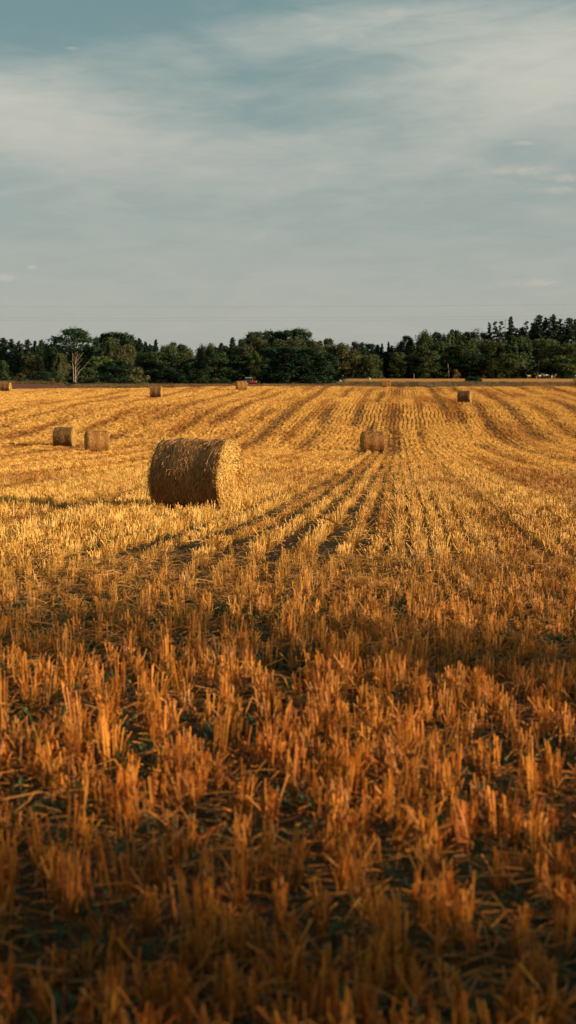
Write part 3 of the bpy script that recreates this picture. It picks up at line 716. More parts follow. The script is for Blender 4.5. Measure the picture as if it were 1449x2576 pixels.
def tree_broad(seed, H=20.0, W=12.0, low=.02, nc=46, per=95, leaf=.72, lumpy=1.0, shape='oval'):
    cr, tk = MB(), MB()
    cs, rs = [], []
    for i in range(nc):
        t = rng.random() ** .85; z_ = low + (1 - low) * t
        if shape == 'oval': prof = math.sin(math.pi * min(1, max(.03, (t * .86 + .10)))) ** .6
        elif shape == 'high': prof = math.sin(math.pi * min(1, max(.02, (t * .93 + .04)))) ** .8
        elif shape == 'dome': prof = (1 - t ** 2.2) ** .5
        else: prof = (1 - t) ** .75 * .95 + .08
        a = rng.uniform(0, 6.28); rd = W / 2 * prof * rng.uniform(.35, .86)
        r_ = W * .16 * rng.uniform(.65, 1.25) * (.55 + .45 * prof) * lumpy
        cs.append([math.cos(a) * rd, math.sin(a) * rd, min(z_ * H, H - r_ * .8)]); rs.append(r_)
    cs, rs = np.array(cs), np.array(rs)
    C, Nn = clump_cloud(cs, rs, per, leaf, .8)
    C[:, 2] = np.maximum(C[:, 2], .2)
    mk_crown(cr, C, Nn, leaf, (1, 1, 1))
    # loose sprays round the outline
    m = nc * 8; q = rng.integers(0, nc, m); d = rng.normal(size=(m, 3)); d /= np.linalg.norm(d, axis=1, keepdims=True)
    S = cs[q] + d * rs[q][:, None] * rng.uniform(1.0, 1.35, (m, 1)); S[:, 2] = np.maximum(S[:, 2], .2); mk_crown(cr, S, d + rng.normal(0, .8, (m, 3)), leaf * .75, (1.1, 1.05, 1))
    h = H * .8; tk.tubes([[[0, 0, -.4], [.1, 0, h * .3], [-.15, .1, h * .65], [0, 0, h]]], [[H * .018, H * .014, H * .009, H * .003]], 8, (.07, .05, .035))
    limbs(tk, cs[: nc // 2], H * .12, H * .6, H * .005, (.07, .05, .035))
    return cr.mesh('crown'), tk.mesh('trunk')

def tree_birch(seed, H=18.0, W=8.0, nc=44, per=17, low=.03, bark=(.62, .52, .42)):
    """hanging strings of small leaves from arching limbs"""
    cr, tk = MB(), MB(); cs = []
    for i in range(nc):
        t = rng.random() ** .9; z_ = .22 + .78 * t
        prof = math.sin(math.pi * min(.97, t * .72 + .22)) ** .7
        a = rng.uniform(0, 6.28); rd = W / 2 * prof * rng.uniform(.25, .9); cs.append([math.cos(a) * rd, math.sin(a) * rd, z_ * H * .97])
    cs = np.array(cs)
    C, S = [], []
    for c in cs:
        for s_ in range(per):
            o = rng.normal(0, W * .075, 3); o[2] = rng.normal(0, W * .05); L = rng.uniform(.08, .26) * H; k = int(L / .34)
            tt = np.linspace(0, 1, k); p = c + o + np.stack([tt * rng.normal(0, .5), tt * rng.normal(0, .5), -tt * L], 1) + rng.normal(0, .13, (k, 3)); C.append(p)
    C = np.concatenate(C); C = C[C[:, 2] > low * H]; C[:, 2] = np.minimum(C[:, 2], H)
    n = len(C); Nn = np.concatenate([C[:, :2] / W * 3, np.zeros((n, 1))], 1) + rng.normal(0, .8, (n, 3))
    mk_crown(cr, C, Nn, .62, (1, 1, 1), .35, .60, np.array([0, 0, 1.0]))
    col = np.tile(np.array(bark), (1, 5, 1)) * np.array([.5, .95, 1.0, .9, .6])[None, :, None]
    tk.tubes([[[0, 0, -.4], [.12, 0, H * .2], [.0, .1, H * .45], [.25, 0, H * .7], [.1, 0, H * .95]]], [[H * .011, H * .009, H * .007, H * .005, H * .001]], 7, col)
    limbs(tk, cs[:14], H * .22, H * .7, H * .0035, tuple(np.array(bark) * .8))
    return cr.mesh('crown'), tk.mesh('trunk')

def tree_pine(seed, H=24.0, W=8.0, crown_from=.22, nb=60, per=80, tuftr=.20, bark=(.40, .13, .04)):
    cr, tk = MB(), MB(); cs, rs = [], []
    for i in range(nb):
        t = (i + rng.random()) / nb; z_ = H * (crown_from + (1 - crown_from) * (t ** .8)) + rng.normal(0, .5)
        a = i * 2.4 + rng.normal(0, .5); prof = (1 - t) ** .6 * .9 + .10
        rd = W / 2 * prof * rng.uniform(.35, 1.0)
        cs.append([math.cos(a) * rd, math.sin(a) * rd, min(z_ + rng.normal(0, .3), H * .985)]); rs.append(W * tuftr * rng.uniform(.6, 1.25) * (.5 + .6 * prof) * .9)
    cs, rs = np.array(cs), np.array(rs)
    rs[-nb // 4:] *= .8; C, Nn = clump_cloud(cs, rs, per, .5, .72, (.2, 1.15)); Nn[:, 2] += .3
    mk_crown(cr, C, Nn, .62, (1, 1, 1), .35, .6)
    top = np.tile([[0, 0, H * .96]], (30, 1)) + rng.normal(0, .35, (30, 3)) * [1, 1, 1.6]; mk_crown(cr, top, rng.normal(size=(30, 3)), .4, (1, 1, 1))
    P = [[[0, 0, -.4], [.1, 0, H * .25], [-.1, .05, H * .5], [.1, 0, H * .75], [0, 0, H * .97]]]
    col = np.array([[np.array([.10, .06, .04]), np.array(bark) * .7, bark, bark, np.array(bark) * .6]])
    tk.tubes(P, [[H * .013, H * .011, H * .009, H * .006, H * .001]], 7, col)
    n = len(cs); A = np.stack([np.zeros(n), np.zeros(n), cs[:, 2] - rng.uniform(.0, .8, n)], 1)
    tk.tubes(np.stack([A, (A + cs) / 2 + [0, 0, .25], cs], 1), np.array([.09, .06, .02]), 4, tuple(np.array(bark) * .7))
    return cr.mesh('crown'), tk.mesh('trunk')

def tree_spruce(seed, H=20.0, W=6.5, levels=22, ragged=.25, expo=.9, droop=.28, low=.06, bark=(.09, .055, .04)):
    cr, tk = MB(), MB(); C, Nn = [], []
    nbr = levels * 9; sector = rng.uniform(.45, 1.25, (7, 9))
    for i in range(nbr):
        t = (i + rng.random()) / nbr; t = t ** .85; z_ = H * (low + (.985 - low) * t)
        a = rng.uniform(0, 6.28); irr = 1 - ragged + ragged * sector[int(a / 6.29 * 7), int(t * 8.99)] * 1.3
        L = (W / 2 * (1 - t) ** expo + .25) * irr * rng.uniform(.75, 1.08); k = max(6, int(L / .12))
        if ragged > .4 and sector[int(a / 6.29 * 7), int(t * 8.99)] < .55: continue
        tt = np.linspace(.05, 1, k); p = np.stack([np.cos(a) * L * tt, np.sin(a) * L * tt, z_ - tt * L * droop + tt ** 3 * L * .14], 1)
        sp = (1 - tt)[:, None] * np.array([.22, .22, .10]) * L * .6 + .13; p = p + rng.normal(0, 1, p.shape) * sp * .7; C.append(p); Nn.append(rng.normal(0, .6, p.shape) + [0, 0, .6] + np.array([math.cos(a), math.sin(a), 0]) * .7)
    C, Nn = np.concatenate(C), np.concatenate(Nn); mk_crown(cr, C, Nn, .85, (1, 1, 1), .3, .62)
    tk.tubes([[[0, 0, -.4], [0, 0, H * .5], [0, 0, H]]], [[H * .012, H * .007, .02]], 6, bark)
    return cr.mesh('crown'), tk.mesh('trunk')

def tree_bush(seed, H=5.0, W=6.0, nc=26, per=70, leaf=.40, twiggy=True):
    cr, tk = MB(), MB(); cs, rs = [], []
    for i in range(nc):
        t = rng.random(); a = rng.uniform(0, 6.28); prof = (1 - t ** 2) ** .5; rd = W / 2 * prof * rng.uniform(.2, .8)
        r_ = W * .13 * rng.uniform(.7, 1.3); cs.append([math.cos(a) * rd, math.sin(a) * rd, max(r_ * .4, t * H * .92 - r_ * .3)]); rs.append(r_)
    cs, rs = np.array(cs), np.array(rs)
    C, Nn = clump_cloud(cs, rs, per, leaf, 1.0); mk_crown(cr, C[C[:, 2] > .03], Nn[C[:, 2] > .03], leaf, (1, 1, 1), .35, .6)
    m = 160; q = rng.integers(0, nc, m); S = cs[q] + np.abs(rng.normal(0, 1, (m, 3))) * [0, 0, W * .10] + rng.normal(0, W * .09, (m, 3)) * [1, 1, .3]
    mk_crown(cr, S[S[:, 2] > .05], rng.normal(size=(int((S[:, 2] > .05).sum()), 3)), leaf * .7, (1.15, 1.1, 1), .3, .5)
    n = 9; A = np.tile([[0., 0, -.1]], (n, 1)) + rng.normal(0, .15, (n, 3)) * [1, 1, 0]
    tk.tubes(np.stack([A, (A + cs[:n]) / 2 + [0, 0, .2], cs[:n]], 1), np.array([.07, .05, .02]), 5, (.10, .07, .045))
    return cr.mesh('crown'), tk.mesh('trunk')

rng = np.random.default_rng(4242)
VAR = {
    'oak': [(tree_broad(i, 20, 13, .02, 58, 95, .72), 20, 13) for i in range(4)],
    'poplar': [(tree_broad(11, 22, 14, .28, 48, 80, .70, 1.0, 'high'), 22, 14), (tree_broad(12, 21, 10, .2, 40, 75, .70, .95, 'high'), 21, 10)],
    'dome': [(tree_broad(21 + i, 16, 13, .01, 54, 95, .55, .9, 'dome'), 16, 13) for i in range(3)],
    'birch': [(tree_birch(31 + i, 18, 8.5), 18, 8.5) for i in range(4)],
    'thinbirch': [(tree_birch(41, 18, 7, 16, 8), 18, 7)],
    'pine': [(tree_spruce(51 + i, 24, 10, 20, .50, .45, -.10, .20, (.40, .13, .04)), 24, 10) for i in range(4)],
    'tallpine': [(tree_spruce(61 + i, 28, 8.5, 19, .55, .62, -.12, .22, (.24, .10, .045)), 28, 8.5) for i in range(4)],
    'thinpine': [(tree_pine(71, 26, 6.5, .50, 18, 70, .17), 26, 6.5)],
    'spruce': [(tree_spruce(81 + i), 20, 6.5) for i in range(3)],
    'ragspruce': [(tree_spruce(91, 22, 6.5, 17, .6), 22, 6.5)],
    'bush': [(tree_bush(101 + i), 5, 6) for i in range(3)],
    'fullbush': [(tree_bush(111 + i, 5, 6, 70, 110, .62), 5, 6) for i in range(2)],
}
NAMES = {'oak': ('broadleaf_tree', 'tree'), 'poplar': ('broadleaf_tree', 'tree'), 'dome': ('broadleaf_tree', 'tree'), 'birch': ('birch_tree', 'birch'), 'thinbirch': ('birch_tree', 'birch'), 'pine': ('pine_tree', 'pine'),
         'tallpine': ('pine_tree', 'pine'), 'thinpine': ('pine_tree', 'pine'), 'spruce': ('spruce_tree', 'spruce'), 'ragspruce': ('spruce_tree', 'spruce'), 'bush': ('bush', 'bush'), 'fullbush': ('bush', 'bush')}
for k_, vs in VAR.items():
    for (c_, t_), _, _ in vs: c_.materials.append(M_LEAF); t_.materials.append(M_BARK)
DK = (.020, .034, .015); MD = (.034, .046, .016); OL = (.052, .056, .020); BR = (.068, .056, .022); YG = (.072, .082, .022); PN = (.024, .036, .018); SP = (.016, .027, .014)
CNT = {}

def tree(kind, px, w, top, dist, col, label):
    """px, w and top in the pixels of the 2304 x 4096 photograph"""
    w = w * (1.12 if 'bush' in kind else 2.05 if kind in ('tallpine', 'spruce', 'ragspruce') else 1.5 if 'pine' in kind else 1.62); px, w, top = px / 1.59, w / 1.59, top / 1.59
    x, y, zt = ray(px, top, dist); zg = float(ground_z(x, y)); H = zt - zg; Wm = w / F * dist
    i = CNT.get(kind, 0); CNT[kind] = i + 1
    (c, t), h0, w0 = VAR[kind][i % len(VAR[kind])]
    nm, cat = NAMES[kind]
    grp = {'bush': 'bushes along the wood edge', 'tree': 'broadleaf trees of the wood', 'birch': 'birches of the wood', 'pine': 'pines of the wood', 'spruce': 'spruces of the wood'}[cat]
    o = thing(nm, (x, y, zg), label, cat, grp, rng.uniform(0, 6.28)); o.scale = (Wm / w0, Wm / w0, H / h0)
    cr = link('crown', c, o); g = rng.uniform(.85, 1.15); cr.color = (col[0] * g, col[1] * g, col[2] * g, 1)
    link('stems' if 'bush' in kind else 'trunk', t, o)
    return o

T = tree
# --- skyline and middle rank, from the ploughed land to the gap
T('pine', 12, 60, 1350, 575, PN, 'flat topped pine at the picture edge above the ploughed land')
T('pine', 48, 46, 1354, 570, PN, 'pine with round top next to the flat topped pine at the edge')
T('pine', 78, 40, 1361, 565, PN, 'low shouldered pine rising just behind the orange trunked pine')
T('pine', 112, 42, 1356, 572, PN, 'pointed pine top above the tall brown weeping birch')
T('spruce', 140, 32, 1361, 568, SP, 'narrow dark spruce tip between two pines over the brown birch')
T('pine', 166, 40, 1357, 575, PN, 'full pine crown between the brown spire birch and a spruce tip')
T('birch', 190, 26, 1366, 545, BR, 'slim brown spire of a birch beside the great rounded poplar')
T('pine', 216, 44, 1363, 560, PN, 'pine shoulder touching the great rounded poplar')
T('poplar', 294, 136, 1312, 540, (.028, .044, .018), 'great rounded poplar standing highest behind the bare dead birch')
T('poplar', 345, 60, 1350, 535, MD, 'lower side crown leaning out of the great poplar')
T('pine', 83, 56, 1405, 520, PN, 'pine with glowing orange trunk above the bushes by the ploughed land')
T('birch', 132, 74, 1408, 515, BR, 'wide brown weeping birch behind the bushes by the ploughed land')
T('pine', 212, 52, 1384, 512, PN, 'pine with bare orange trunk shaped like a letter T')
T('birch', 242, 50, 1412, 510, BR, 'rust brown weeping birch beside the orange T shaped trunk')
T('oak', 396, 60, 1348, 560, DK, 'dark tree filling the notch between poplar and the twin crowned wood')
T('oak', 420, 46, 1333, 550, DK, 'dark crown forming the first bump past the poplar')
T('oak', 465, 92, 1327, 548, (.030, .042, .018), 'broad high crown topping the wood between the poplar and the spruces')
T('oak', 512, 56, 1336, 545, (.030, .042, .018), 'sloping crown just before the first spruce tip')
T('spruce', 557, 40, 1351, 545, SP, 'black spruce tip first of three in a falling row')
T('spruce', 582, 34, 1366, 540, SP, 'brownish spruce tip in the middle of the falling row')
T('spruce', 600, 30, 1374, 540, SP, 'lowest spruce tip of the falling row')
T('spruce', 623, 34, 1356, 530, SP, 'clean pointed spruce standing alone against the sky')
T('birch', 650, 40, 1380, 525, MD, 'green birch filling the slope after the lone pointed spruce')
T('birch', 681, 60, 1372, 520, OL, 'light rounded olive birch crown above the brown field bush')
T('oak', 694, 44, 1369, 535, DK, 'dark peak rising behind the light rounded olive crown')
T('oak', 726, 50, 1378, 530, DK, 'dark crown on the slope down to the sky gap')
T('birch', 755, 46, 1388, 520, BR, 'last brownish birch before the sky gap')
T('birch', 446, 66, 1348, 530, OL, 'olive birch hanging in front of the broad high crown')
T('birch', 484, 50, 1388, 520, BR, 'golden brown birch with pale forked trunk under the broad high crown')
T('birch', 516, 50, 1372, 522, BR, 'golden birch with a slanting sunlit limb beside the spruces')
T('oak', 405, 80, 1425, 512, YG, 'yellow green crown lying behind the arms of the dead birch')
T('dome', 465, 130, 1444, 508, DK, 'wide nearly black tree between the dead birch and the brown bush')
T('oak', 578, 70, 1408, 512, MD, 'bright green rounded crown beneath the row of spruce tips')
T('oak', 628, 100, 1408, 508, MD, 'large leafy tree behind the brown bush')
T('oak', 712, 90, 1412, 508, MD, 'deep green tree under the light olive birch crown')
T('dome', 772, 84, 1432, 506, DK, 'low black tree standing below the sky gap')
T('dome', 690, 110, 1470, 503, DK, 'dark low spreading tree behind the small bush next to the bale')
# --- from the gap to the ripe field
T('birch', 806, 38, 1374, 535, BR, 'tall thin brown birch first after the sky gap')
T('birch', 842, 44, 1372, 530, OL, 'tall drooping birch second after the sky gap')
T('ragspruce', 884, 40, 1367, 525, SP, 'ragged lonely spruce with gaps in its branches')
T('spruce', 930, 52, 1350, 530, SP, 'wide dark spruce between the ragged one and the long high wood')
T('oak', 968, 36, 1355, 535, DK, 'small separate dark crown beside the wide spruce')
T('birch', 948, 52, 1380, 520, BR, 'brown birch hanging beneath the wide spruce')
T('birch', 984, 58, 1373, 518, BR, 'light brown curly birch under the rising edge of the high wood')
T('dome', 862, 118, 1412, 504, MD, 'big rounded leafy tree standing forward before the ragged spruce')
T('oak', 1022, 84, 1325, 545, (.032, .040, .018), 'first high crown of the long high wood above the tractor')
T('birch', 1040, 70, 1350, 525, BR, 'sunlit brown birch hanging from the start of the high wood')
T('oak', 1075, 62, 1322, 548, DK, 'second high crown above the tractor')
T('oak', 1116, 62, 1325, 548, DK, 'level dark crown in the middle of the high wood')
T('oak', 1158, 70, 1319, 546, DK, 'dark crown left below the very top of the high wood'.replace('left ', 'just '))
T('poplar', 1198, 78, 1313, 545, (.030, .042, .018), 'topmost airy crown of the high wood with sky holes')
T('poplar', 1232, 54, 1326, 543, (.030, .042, .018), 'end crown of the high wood sloping down with pale branches')
T('birch', 1125, 80, 1357, 522, BR, 'reddish brown birch under the middle of the high wood')
T('birch', 1185, 86, 1352, 522, BR, 'wide tawny birch with pale limbs under the topmost crown')
T('oak', 958, 92, 1422, 506, DK, 'black tree directly behind the straw bale that hides the tractor')
T('oak', 1022, 44, 1406, 503, YG, 'narrow light green column tree just over the tractor')
T('oak', 1085, 100, 1388, 505, (.018, .034, .016), 'heavy dark tree beside the light green column')
T('oak', 1160, 116, 1385, 505, (.017, .032, .015), 'heaviest dark green tree of the bulging front rank')
T('oak', 1240, 116, 1392, 505, (.018, .032, .015), 'dark bulging tree before the end crown of the high wood')
T('oak', 1300, 90, 1412, 506, (.020, .034, .015), 'dark tree with ragged edge whose foot covers the white birds')
T('birch', 1262, 60, 1360, 530, BR, 'brown rounded birch top right after the high wood'.replace('right ', 'straight '))
# --- behind the ripe field
T('oak', 1314, 40, 1354, 660, MD, 'tufted crown with twigs poking up behind the brown birches')
T('birch', 1312, 60, 1376, 655, OL, 'olive birch between the dark ragged tree and the curtain birch')
T('birch', 1365, 84, 1371, 652, BR, 'curtain birch with white trunk at the corner of the ripe field')
T('poplar', 1418, 34, 1366, 668, MD, 'narrow two topped tree behind the curtain birch')
T('pine', 1449, 48, 1368, 665, PN, 'loose pine crown with reddish twigs next to the two topped tree')
T('birch', 1412, 70, 1398, 650, BR, 'brown weeping birch reaching the ground beside the curtain birch')
T('birch', 1484, 72, 1413, 648, OL, 'single pyramid shaped birch standing forward behind the white stork')
T('oak', 1482, 50, 1374, 680, DK, 'dark crown behind the pyramid shaped birch')
T('pine', 1508, 40, 1377, 682, PN, 'low pine beside the dark crown after the pyramid birch')
T('spruce', 1528, 24, 1373, 684, SP, 'small spruce spike over the darkest part of the wood')
T('spruce', 1554, 22, 1365, 686, SP, 'thin spruce spike tallest over the darkest part of the wood')
T('pine', 1568, 40, 1380, 684, PN, 'pine filling beneath the thin spruce spike')
T('thinbirch', 1592, 34, 1362, 680, BR, 'birch top with a bent plume after the thin spruce spike')
T('spruce', 1603, 30, 1364, 684, SP, 'dark spruce beside the bent plume birch')
T('oak', 1592, 58, 1409, 652, OL, 'pale olive tree upright at the end of the dark bay')
T('spruce', 1530, 60, 1420, 662, (.010, .017, .010), 'black spruce deep inside the dark bay')
T('spruce', 1552, 66, 1405, 668, (.010, .017, .010), 'taller black spruce deep inside the dark bay')
T('oak', 1626, 52, 1343, 678, DK, 'dark crown starting the long rise of the skyline')
T('thinbirch', 1668, 42, 1331, 676, OL, 'see-through thin birch where sky shows between twigs')
T('birch', 1706, 56, 1317, 674, OL, 'proud birch crown tallest before the pines')
T('oak', 1746, 44, 1329, 676, DK, 'dark mushroom crown past the proud birch')
T('birch', 1776, 26, 1334, 674, OL, 'tiny plume of a birch in the notch past the mushroom crown')
T('birch', 1798, 48, 1331, 672, OL, 'birch with white stem past the notch')
T('oak', 1814, 40, 1317, 676, DK, 'feathery dark crown above the birch with white stem')
T('birch', 1842, 52, 1320, 674, OL, 'paired crown midway between the proud birch and the pines')
T('oak', 1882, 60, 1326, 676, DK, 'flat dark crown ahead of the bleached tree top')
T('thinbirch', 1912, 40, 1301, 670, (.12, .10, .05), 'bleached pale tree top rising over the olive birches')
T('oak', 1934, 44, 1330, 676, DK, 'dark crown between the bleached top and the leaning spruce')
T('birch', 1682, 80, 1376, 660, OL, 'olive birch below the see-through birch')
T('birch', 1762, 62, 1362, 658, MD, 'green birch below the dark mushroom crown')
T('dome', 1722, 92, 1403, 650, OL, 'big smooth olive dome tree standing forward like a willow')
T('oak', 1650, 80, 1428, 655, DK, 'shadowy tree behind the wooden field post')
T('oak', 1832, 84, 1380, 656, MD, 'mid green tree above the bare straight trunk')
T('birch', 1876, 84, 1368, 654, OL, 'wide olive birch above the field bush')
T('birch', 1905, 66, 1347, 660, OL, 'olive birch under the bleached tree top')
T('oak', 1890, 110, 1402, 652, DK, 'dark round tree behind the field bush')
T('oak', 1800, 90, 1425, 654, DK, 'dark tree enclosing the bare straight trunk')
T('birch', 1962, 78, 1356, 656, BR, 'brownish birch with forked white stem beneath the leaning spruce')
T('ragspruce', 1958, 30, 1286, 672, SP, 'leaning ragged spruce, first dark spike of the tall group')
T('thinpine', 1980, 34, 1285, 670, PN, 'thin pine with bare stem between two dark spikes')
T('thinpine', 2004, 36, 1284, 668, PN, 'wind swept pine with its top bent sideways')
T('spruce', 2043, 46, 1266, 668, SP, 'tall full spruce taller than the wind swept pine')
T('pine', 2060, 46, 1330, 674, PN, 'dark pine shoulder behind the tall full spruce')
T('pine', 2090, 50, 1306, 672, PN, 'leafy pine top before the crooked thin pine')
T('thinpine', 2106, 34, 1284, 668, PN, 'crooked sparse pine with a hooked tip')
T('pine', 2136, 46, 1288, 670, PN, 'pine beside the tallest pine, lower and broader')
T('tallpine', 2158, 52, 1257, 668, PN, 'tallest pine with layered shelves of branches')
T('tallpine', 2184, 40, 1268, 670, PN, 'pine in the narrow space after the tallest one')
T('tallpine', 2213, 46, 1256, 668, PN, 'second tallest pine with dense pointed top')
T('tallpine', 2240, 46, 1273, 670, PN, 'pine with rounded top after the second tallest')
T('tallpine', 2277, 52, 1268, 668, PN, 'broad loose pine with light between its lower branches')
T('tallpine', 2300, 44, 1275, 670, PN, 'last pine cut by the picture edge')
T('birch', 2002, 90, 1362, 652, OL, 'olive birch below the two thin pines')
T('birch', 2062, 76, 1348, 652, MD, 'green birch below the tall full spruce')
T('birch', 2040, 100, 1408, 648, OL, 'wide weeping birch reaching the ground before the grazing cows')
T('birch', 1975, 84, 1430, 648, OL, 'low weeping birch above the reddish bush')
T('birch', 2092, 60, 1342, 656, MD, 'dense birch below the crooked pine')
T('spruce', 2104, 66, 1385, 650, (.022, .034, .016), 'feathery green conifer beside the dark cow shelter gap')
T('birch', 2142, 80, 1356, 662, OL, 'birch below the tallest pine, its stem above the cows')
T('birch', 2188, 96, 1348, 658, OL, 'wide olive brown birch below the second tallest pine')
T('oak', 2170, 110, 1420, 664, DK, 'dark tree roofing the ground where the cows rest')
T('oak', 2272, 108, 1375, 650, (.046, .060, .016), 'bright olive green rounded tree at the corner beyond the cows')
T('oak', 2225, 70, 1430, 655, DK, 'shadowy tree between the cows and the bright olive tree')
# --- bushes
B_ = 'bush'
T(B_, 8, 76, 1440, 500, MD, 'grey green shrub tall as a tree behind the bale at the picture edge')
T(B_, 82, 76, 1494, 496, BR, 'brownish bush behind the ploughed land')
T('dome', 168, 74, 1483, 500, DK, 'black rounded tree between the ploughed land and the dead birch')
T(B_, 236, 84, 1478, 488, OL, 'olive bush on the near side of the dead birch')
T(B_, 352, 110, 1468, 492, OL, 'broad olive bush on the far side of the dead birch')
T(B_, 190, 26, 1528, 478, (.13, .09, .045), 'small greyish bush at the end of the ploughed land')
T(B_, 212, 26, 1512, 480, (.16, .065, .03), 'small rust coloured bush before the olive bush')
T(B_, 392, 50, 1525, 478, (.10, .085, .03), 'yellowish low bush at the foot of the broad olive bush')
T(B_, 300, 70, 1528, 480, MD, 'low green scrub round the foot of the dead birch')
T(B_, 544, 112, 1462, 486, (.075, .060, .024), 'large brown feathery bush standing alone in front of the wood')
T(B_, 503, 30, 1540, 470, YG, 'tiny round yellow green bush on the verge')
T(B_, 460, 36, 1543, 470, OL, 'tiny flat bush beside the round yellow green one')
T(B_, 668, 42, 1536, 470, (.09, .07, .03), 'little brown bush touching the small straw bale')
T('fullbush', 1886, 64, 1504, 440, (.020, .036, .014), 'dark green bush alone in the ripe field')
T('fullbush', 1912, 34, 1505, 438, (.020, .036, .014), 'pointed little bush joined to the dark field bush')
T(B_, 1568, 26, 1508, 640, MD, 'small pointed shrub at the mouth of the dark bay')
T(B_, 1824, 40, 1478, 644, (.15, .075, .025), 'young orange leaved tree beside the bare straight trunk')
T(B_, 1933, 28, 1498, 643, (.12, .055, .03), 'reddish bush under the weeping birches')
T(B_, 1365, 40, 1522, 480, DK, 'dark shrub in the corner of the ripe field around the white birds')
T(B_, 1685, 40, 1507, 644, MD, 'low shrub at the foot of the olive dome tree')
T(B_, 2265, 90, 1486, 645, DK, 'dark low shrub under the bright olive tree')
# unseen trees added to one side to cast shade on the near field
rng = np.random.default_rng(99)
for (x, y, H, W, nc, per, lb) in ((38, -9.9, 12.8, 7.6, 17, 8, 'widest unseen birch, added to dapple the nearest stubble'), (31, -5.2, 10.4, 3.0, 8, 7, 'narrower unseen birch added for shade in front of the wide one'),
                                  (36, -2.2, 11.8, 2.4, 6, 6, 'slim unseen birch added to throw the broken shade band'), (45, -4.4, 13.6, 2.8, 8, 6, 'farthest of the four unseen birches added for shade')):
    rng = np.random.default_rng(int(H * 100)); c, t = tree_birch(0, H, W, nc, per); c.materials.append(M_LEAF); t.materials.append(M_BARK)
    o = thing('birch_tree', (x, y, float(ground_z(x, y))), lb, 'birch', None, 1.0)
    link('crown', c, o).color = (*OL, 1); link('trunk', t, o)

# mass of wood behind the trees that can be told apart
mb = MB()
for (x0, x1, d, toprow) in ((0, 400, 600, 1392), (400, 620, 600, 1372), (620, 765, 600, 1412), (795, 960, 600, 1402), (960, 1290, 600, 1358), (1290, 1620, 720, 1402), (1620, 1940, 722, 1362), (1940, 2304, 722, 1325)):
    m = int((x1 - x0) * 13); px = rng.uniform(x0 - (200 if x0 == 0 else 0), x1 + (200 if x1 == 2304 else 0), m); dd = d + rng.uniform(-6, 12, m)
    X1 = (px / 1.59 - CX) / F * dd; zt = CAM_Z + (1510.5 - toprow) / 1.59 / F * d; zz_ = rng.uniform(0, 1, m) * (zt + 3 * (fbm(px * .02, px * 0, 3, 3) - .5) * 2) - .5
    C = np.stack([X1, dd, zz_], 1); mb.quads(C, rng.normal(0, .6, (m, 3)) + [0, -1, 0], 1.7, .7, np.array([.022, .036, .026]) * rng.uniform(.6, 1.4, (m, 1)))
tag(mb.build('woodland', mat_col('deep_wood', .9, .3, .4, spec=0)), 'dark depth of the wood behind the first trees', 'woodland', kind='stuff')

# bare dead birch
def px_pt(px, row, d, dy=0.0):
    x, y, z = ray(px / 1.59, row / 1.59, d); return np.array([x, y + dy, z])
D0 = 484; bx, by, bz = px_pt(298, 1540, D0); bz = float(ground_z(bx, by))
def bp(x, y, dy=0.0):                      # photo crop pixel -> point relative to the trunk's base
    p = px_pt(250 + x / 9.66, 1360 + y / 9.66, D0, dy); return p - np.array([bx, by, bz])
t = thing('dead_birch', (bx, by, bz), 'bare dead birch with two pale trunks and upswept limbs among the bushes', 'tree')
W_ = (.50, .38, .26)
def chain(mb, pts, r0, r1, col, dy0=0.0, dy1=0.0):
    n = len(pts); P = np.array([[bp(a, b, dy0 + (dy1 - dy0) * i / (n - 1)) for i, (a, b) in enumerate(pts)]]); mb.tubes(P, np.linspace(r0 * (.62 if r0 < .13 else .9), r1 * .7, n)[None], 6, col)
for pts, r0 in ((((460, 1800), (440, 1600), (425, 1300), (415, 1050), (390, 950), (402, 780), (398, 640), (375, 500)), .14), (((515, 1800), (505, 1600), (505, 1300), (500, 1000), (512, 800), (550, 640), (575, 440)), .19)):
    mb = MB(); chain(mb, pts, r0, .04, W_); mb.build('trunk', M_BARK, t)
for pts, r0, dy in ((((515, 1480), (590, 1330), (660, 1180), (830, 1030), (930, 900), (990, 740)), .11, 1.5), (((515, 1060), (600, 940), (700, 830), (830, 700)), .08, -1), (((540, 830), (640, 690), (720, 570), (795, 480)), .08, 1),
                    (((525, 1220), (590, 1100), (690, 980)), .06, 1), (((410, 1010), (470, 870), (500, 720), (500, 520)), .06, -.6), (((395, 1100), (330, 1020), (215, 955)), .05, -1), (((560, 640), (610, 590), (680, 520)), .05, .6),
                    (((490, 740), (440, 620), (385, 500)), .05, 0), (((405, 1000), (440, 1060), (485, 1140)), .05, 0), (((540, 1640), (560, 1500), (640, 1420), (760, 1400)), .05, 1.5), (((410, 860), (350, 830), (280, 825)), .04, -.5), (((940, 880), (1000, 860), (1060, 720)), .04, 1.5),
                    (((640, 690), (700, 620), (750, 570)), .035, .5), (((700, 830), (690, 760), (740, 680)), .03, -.5)):
    mb = MB(); chain(mb, pts, r0, .02, (.55, .38, .24), 0, dy); mb.build('limb', M_BARK, t)
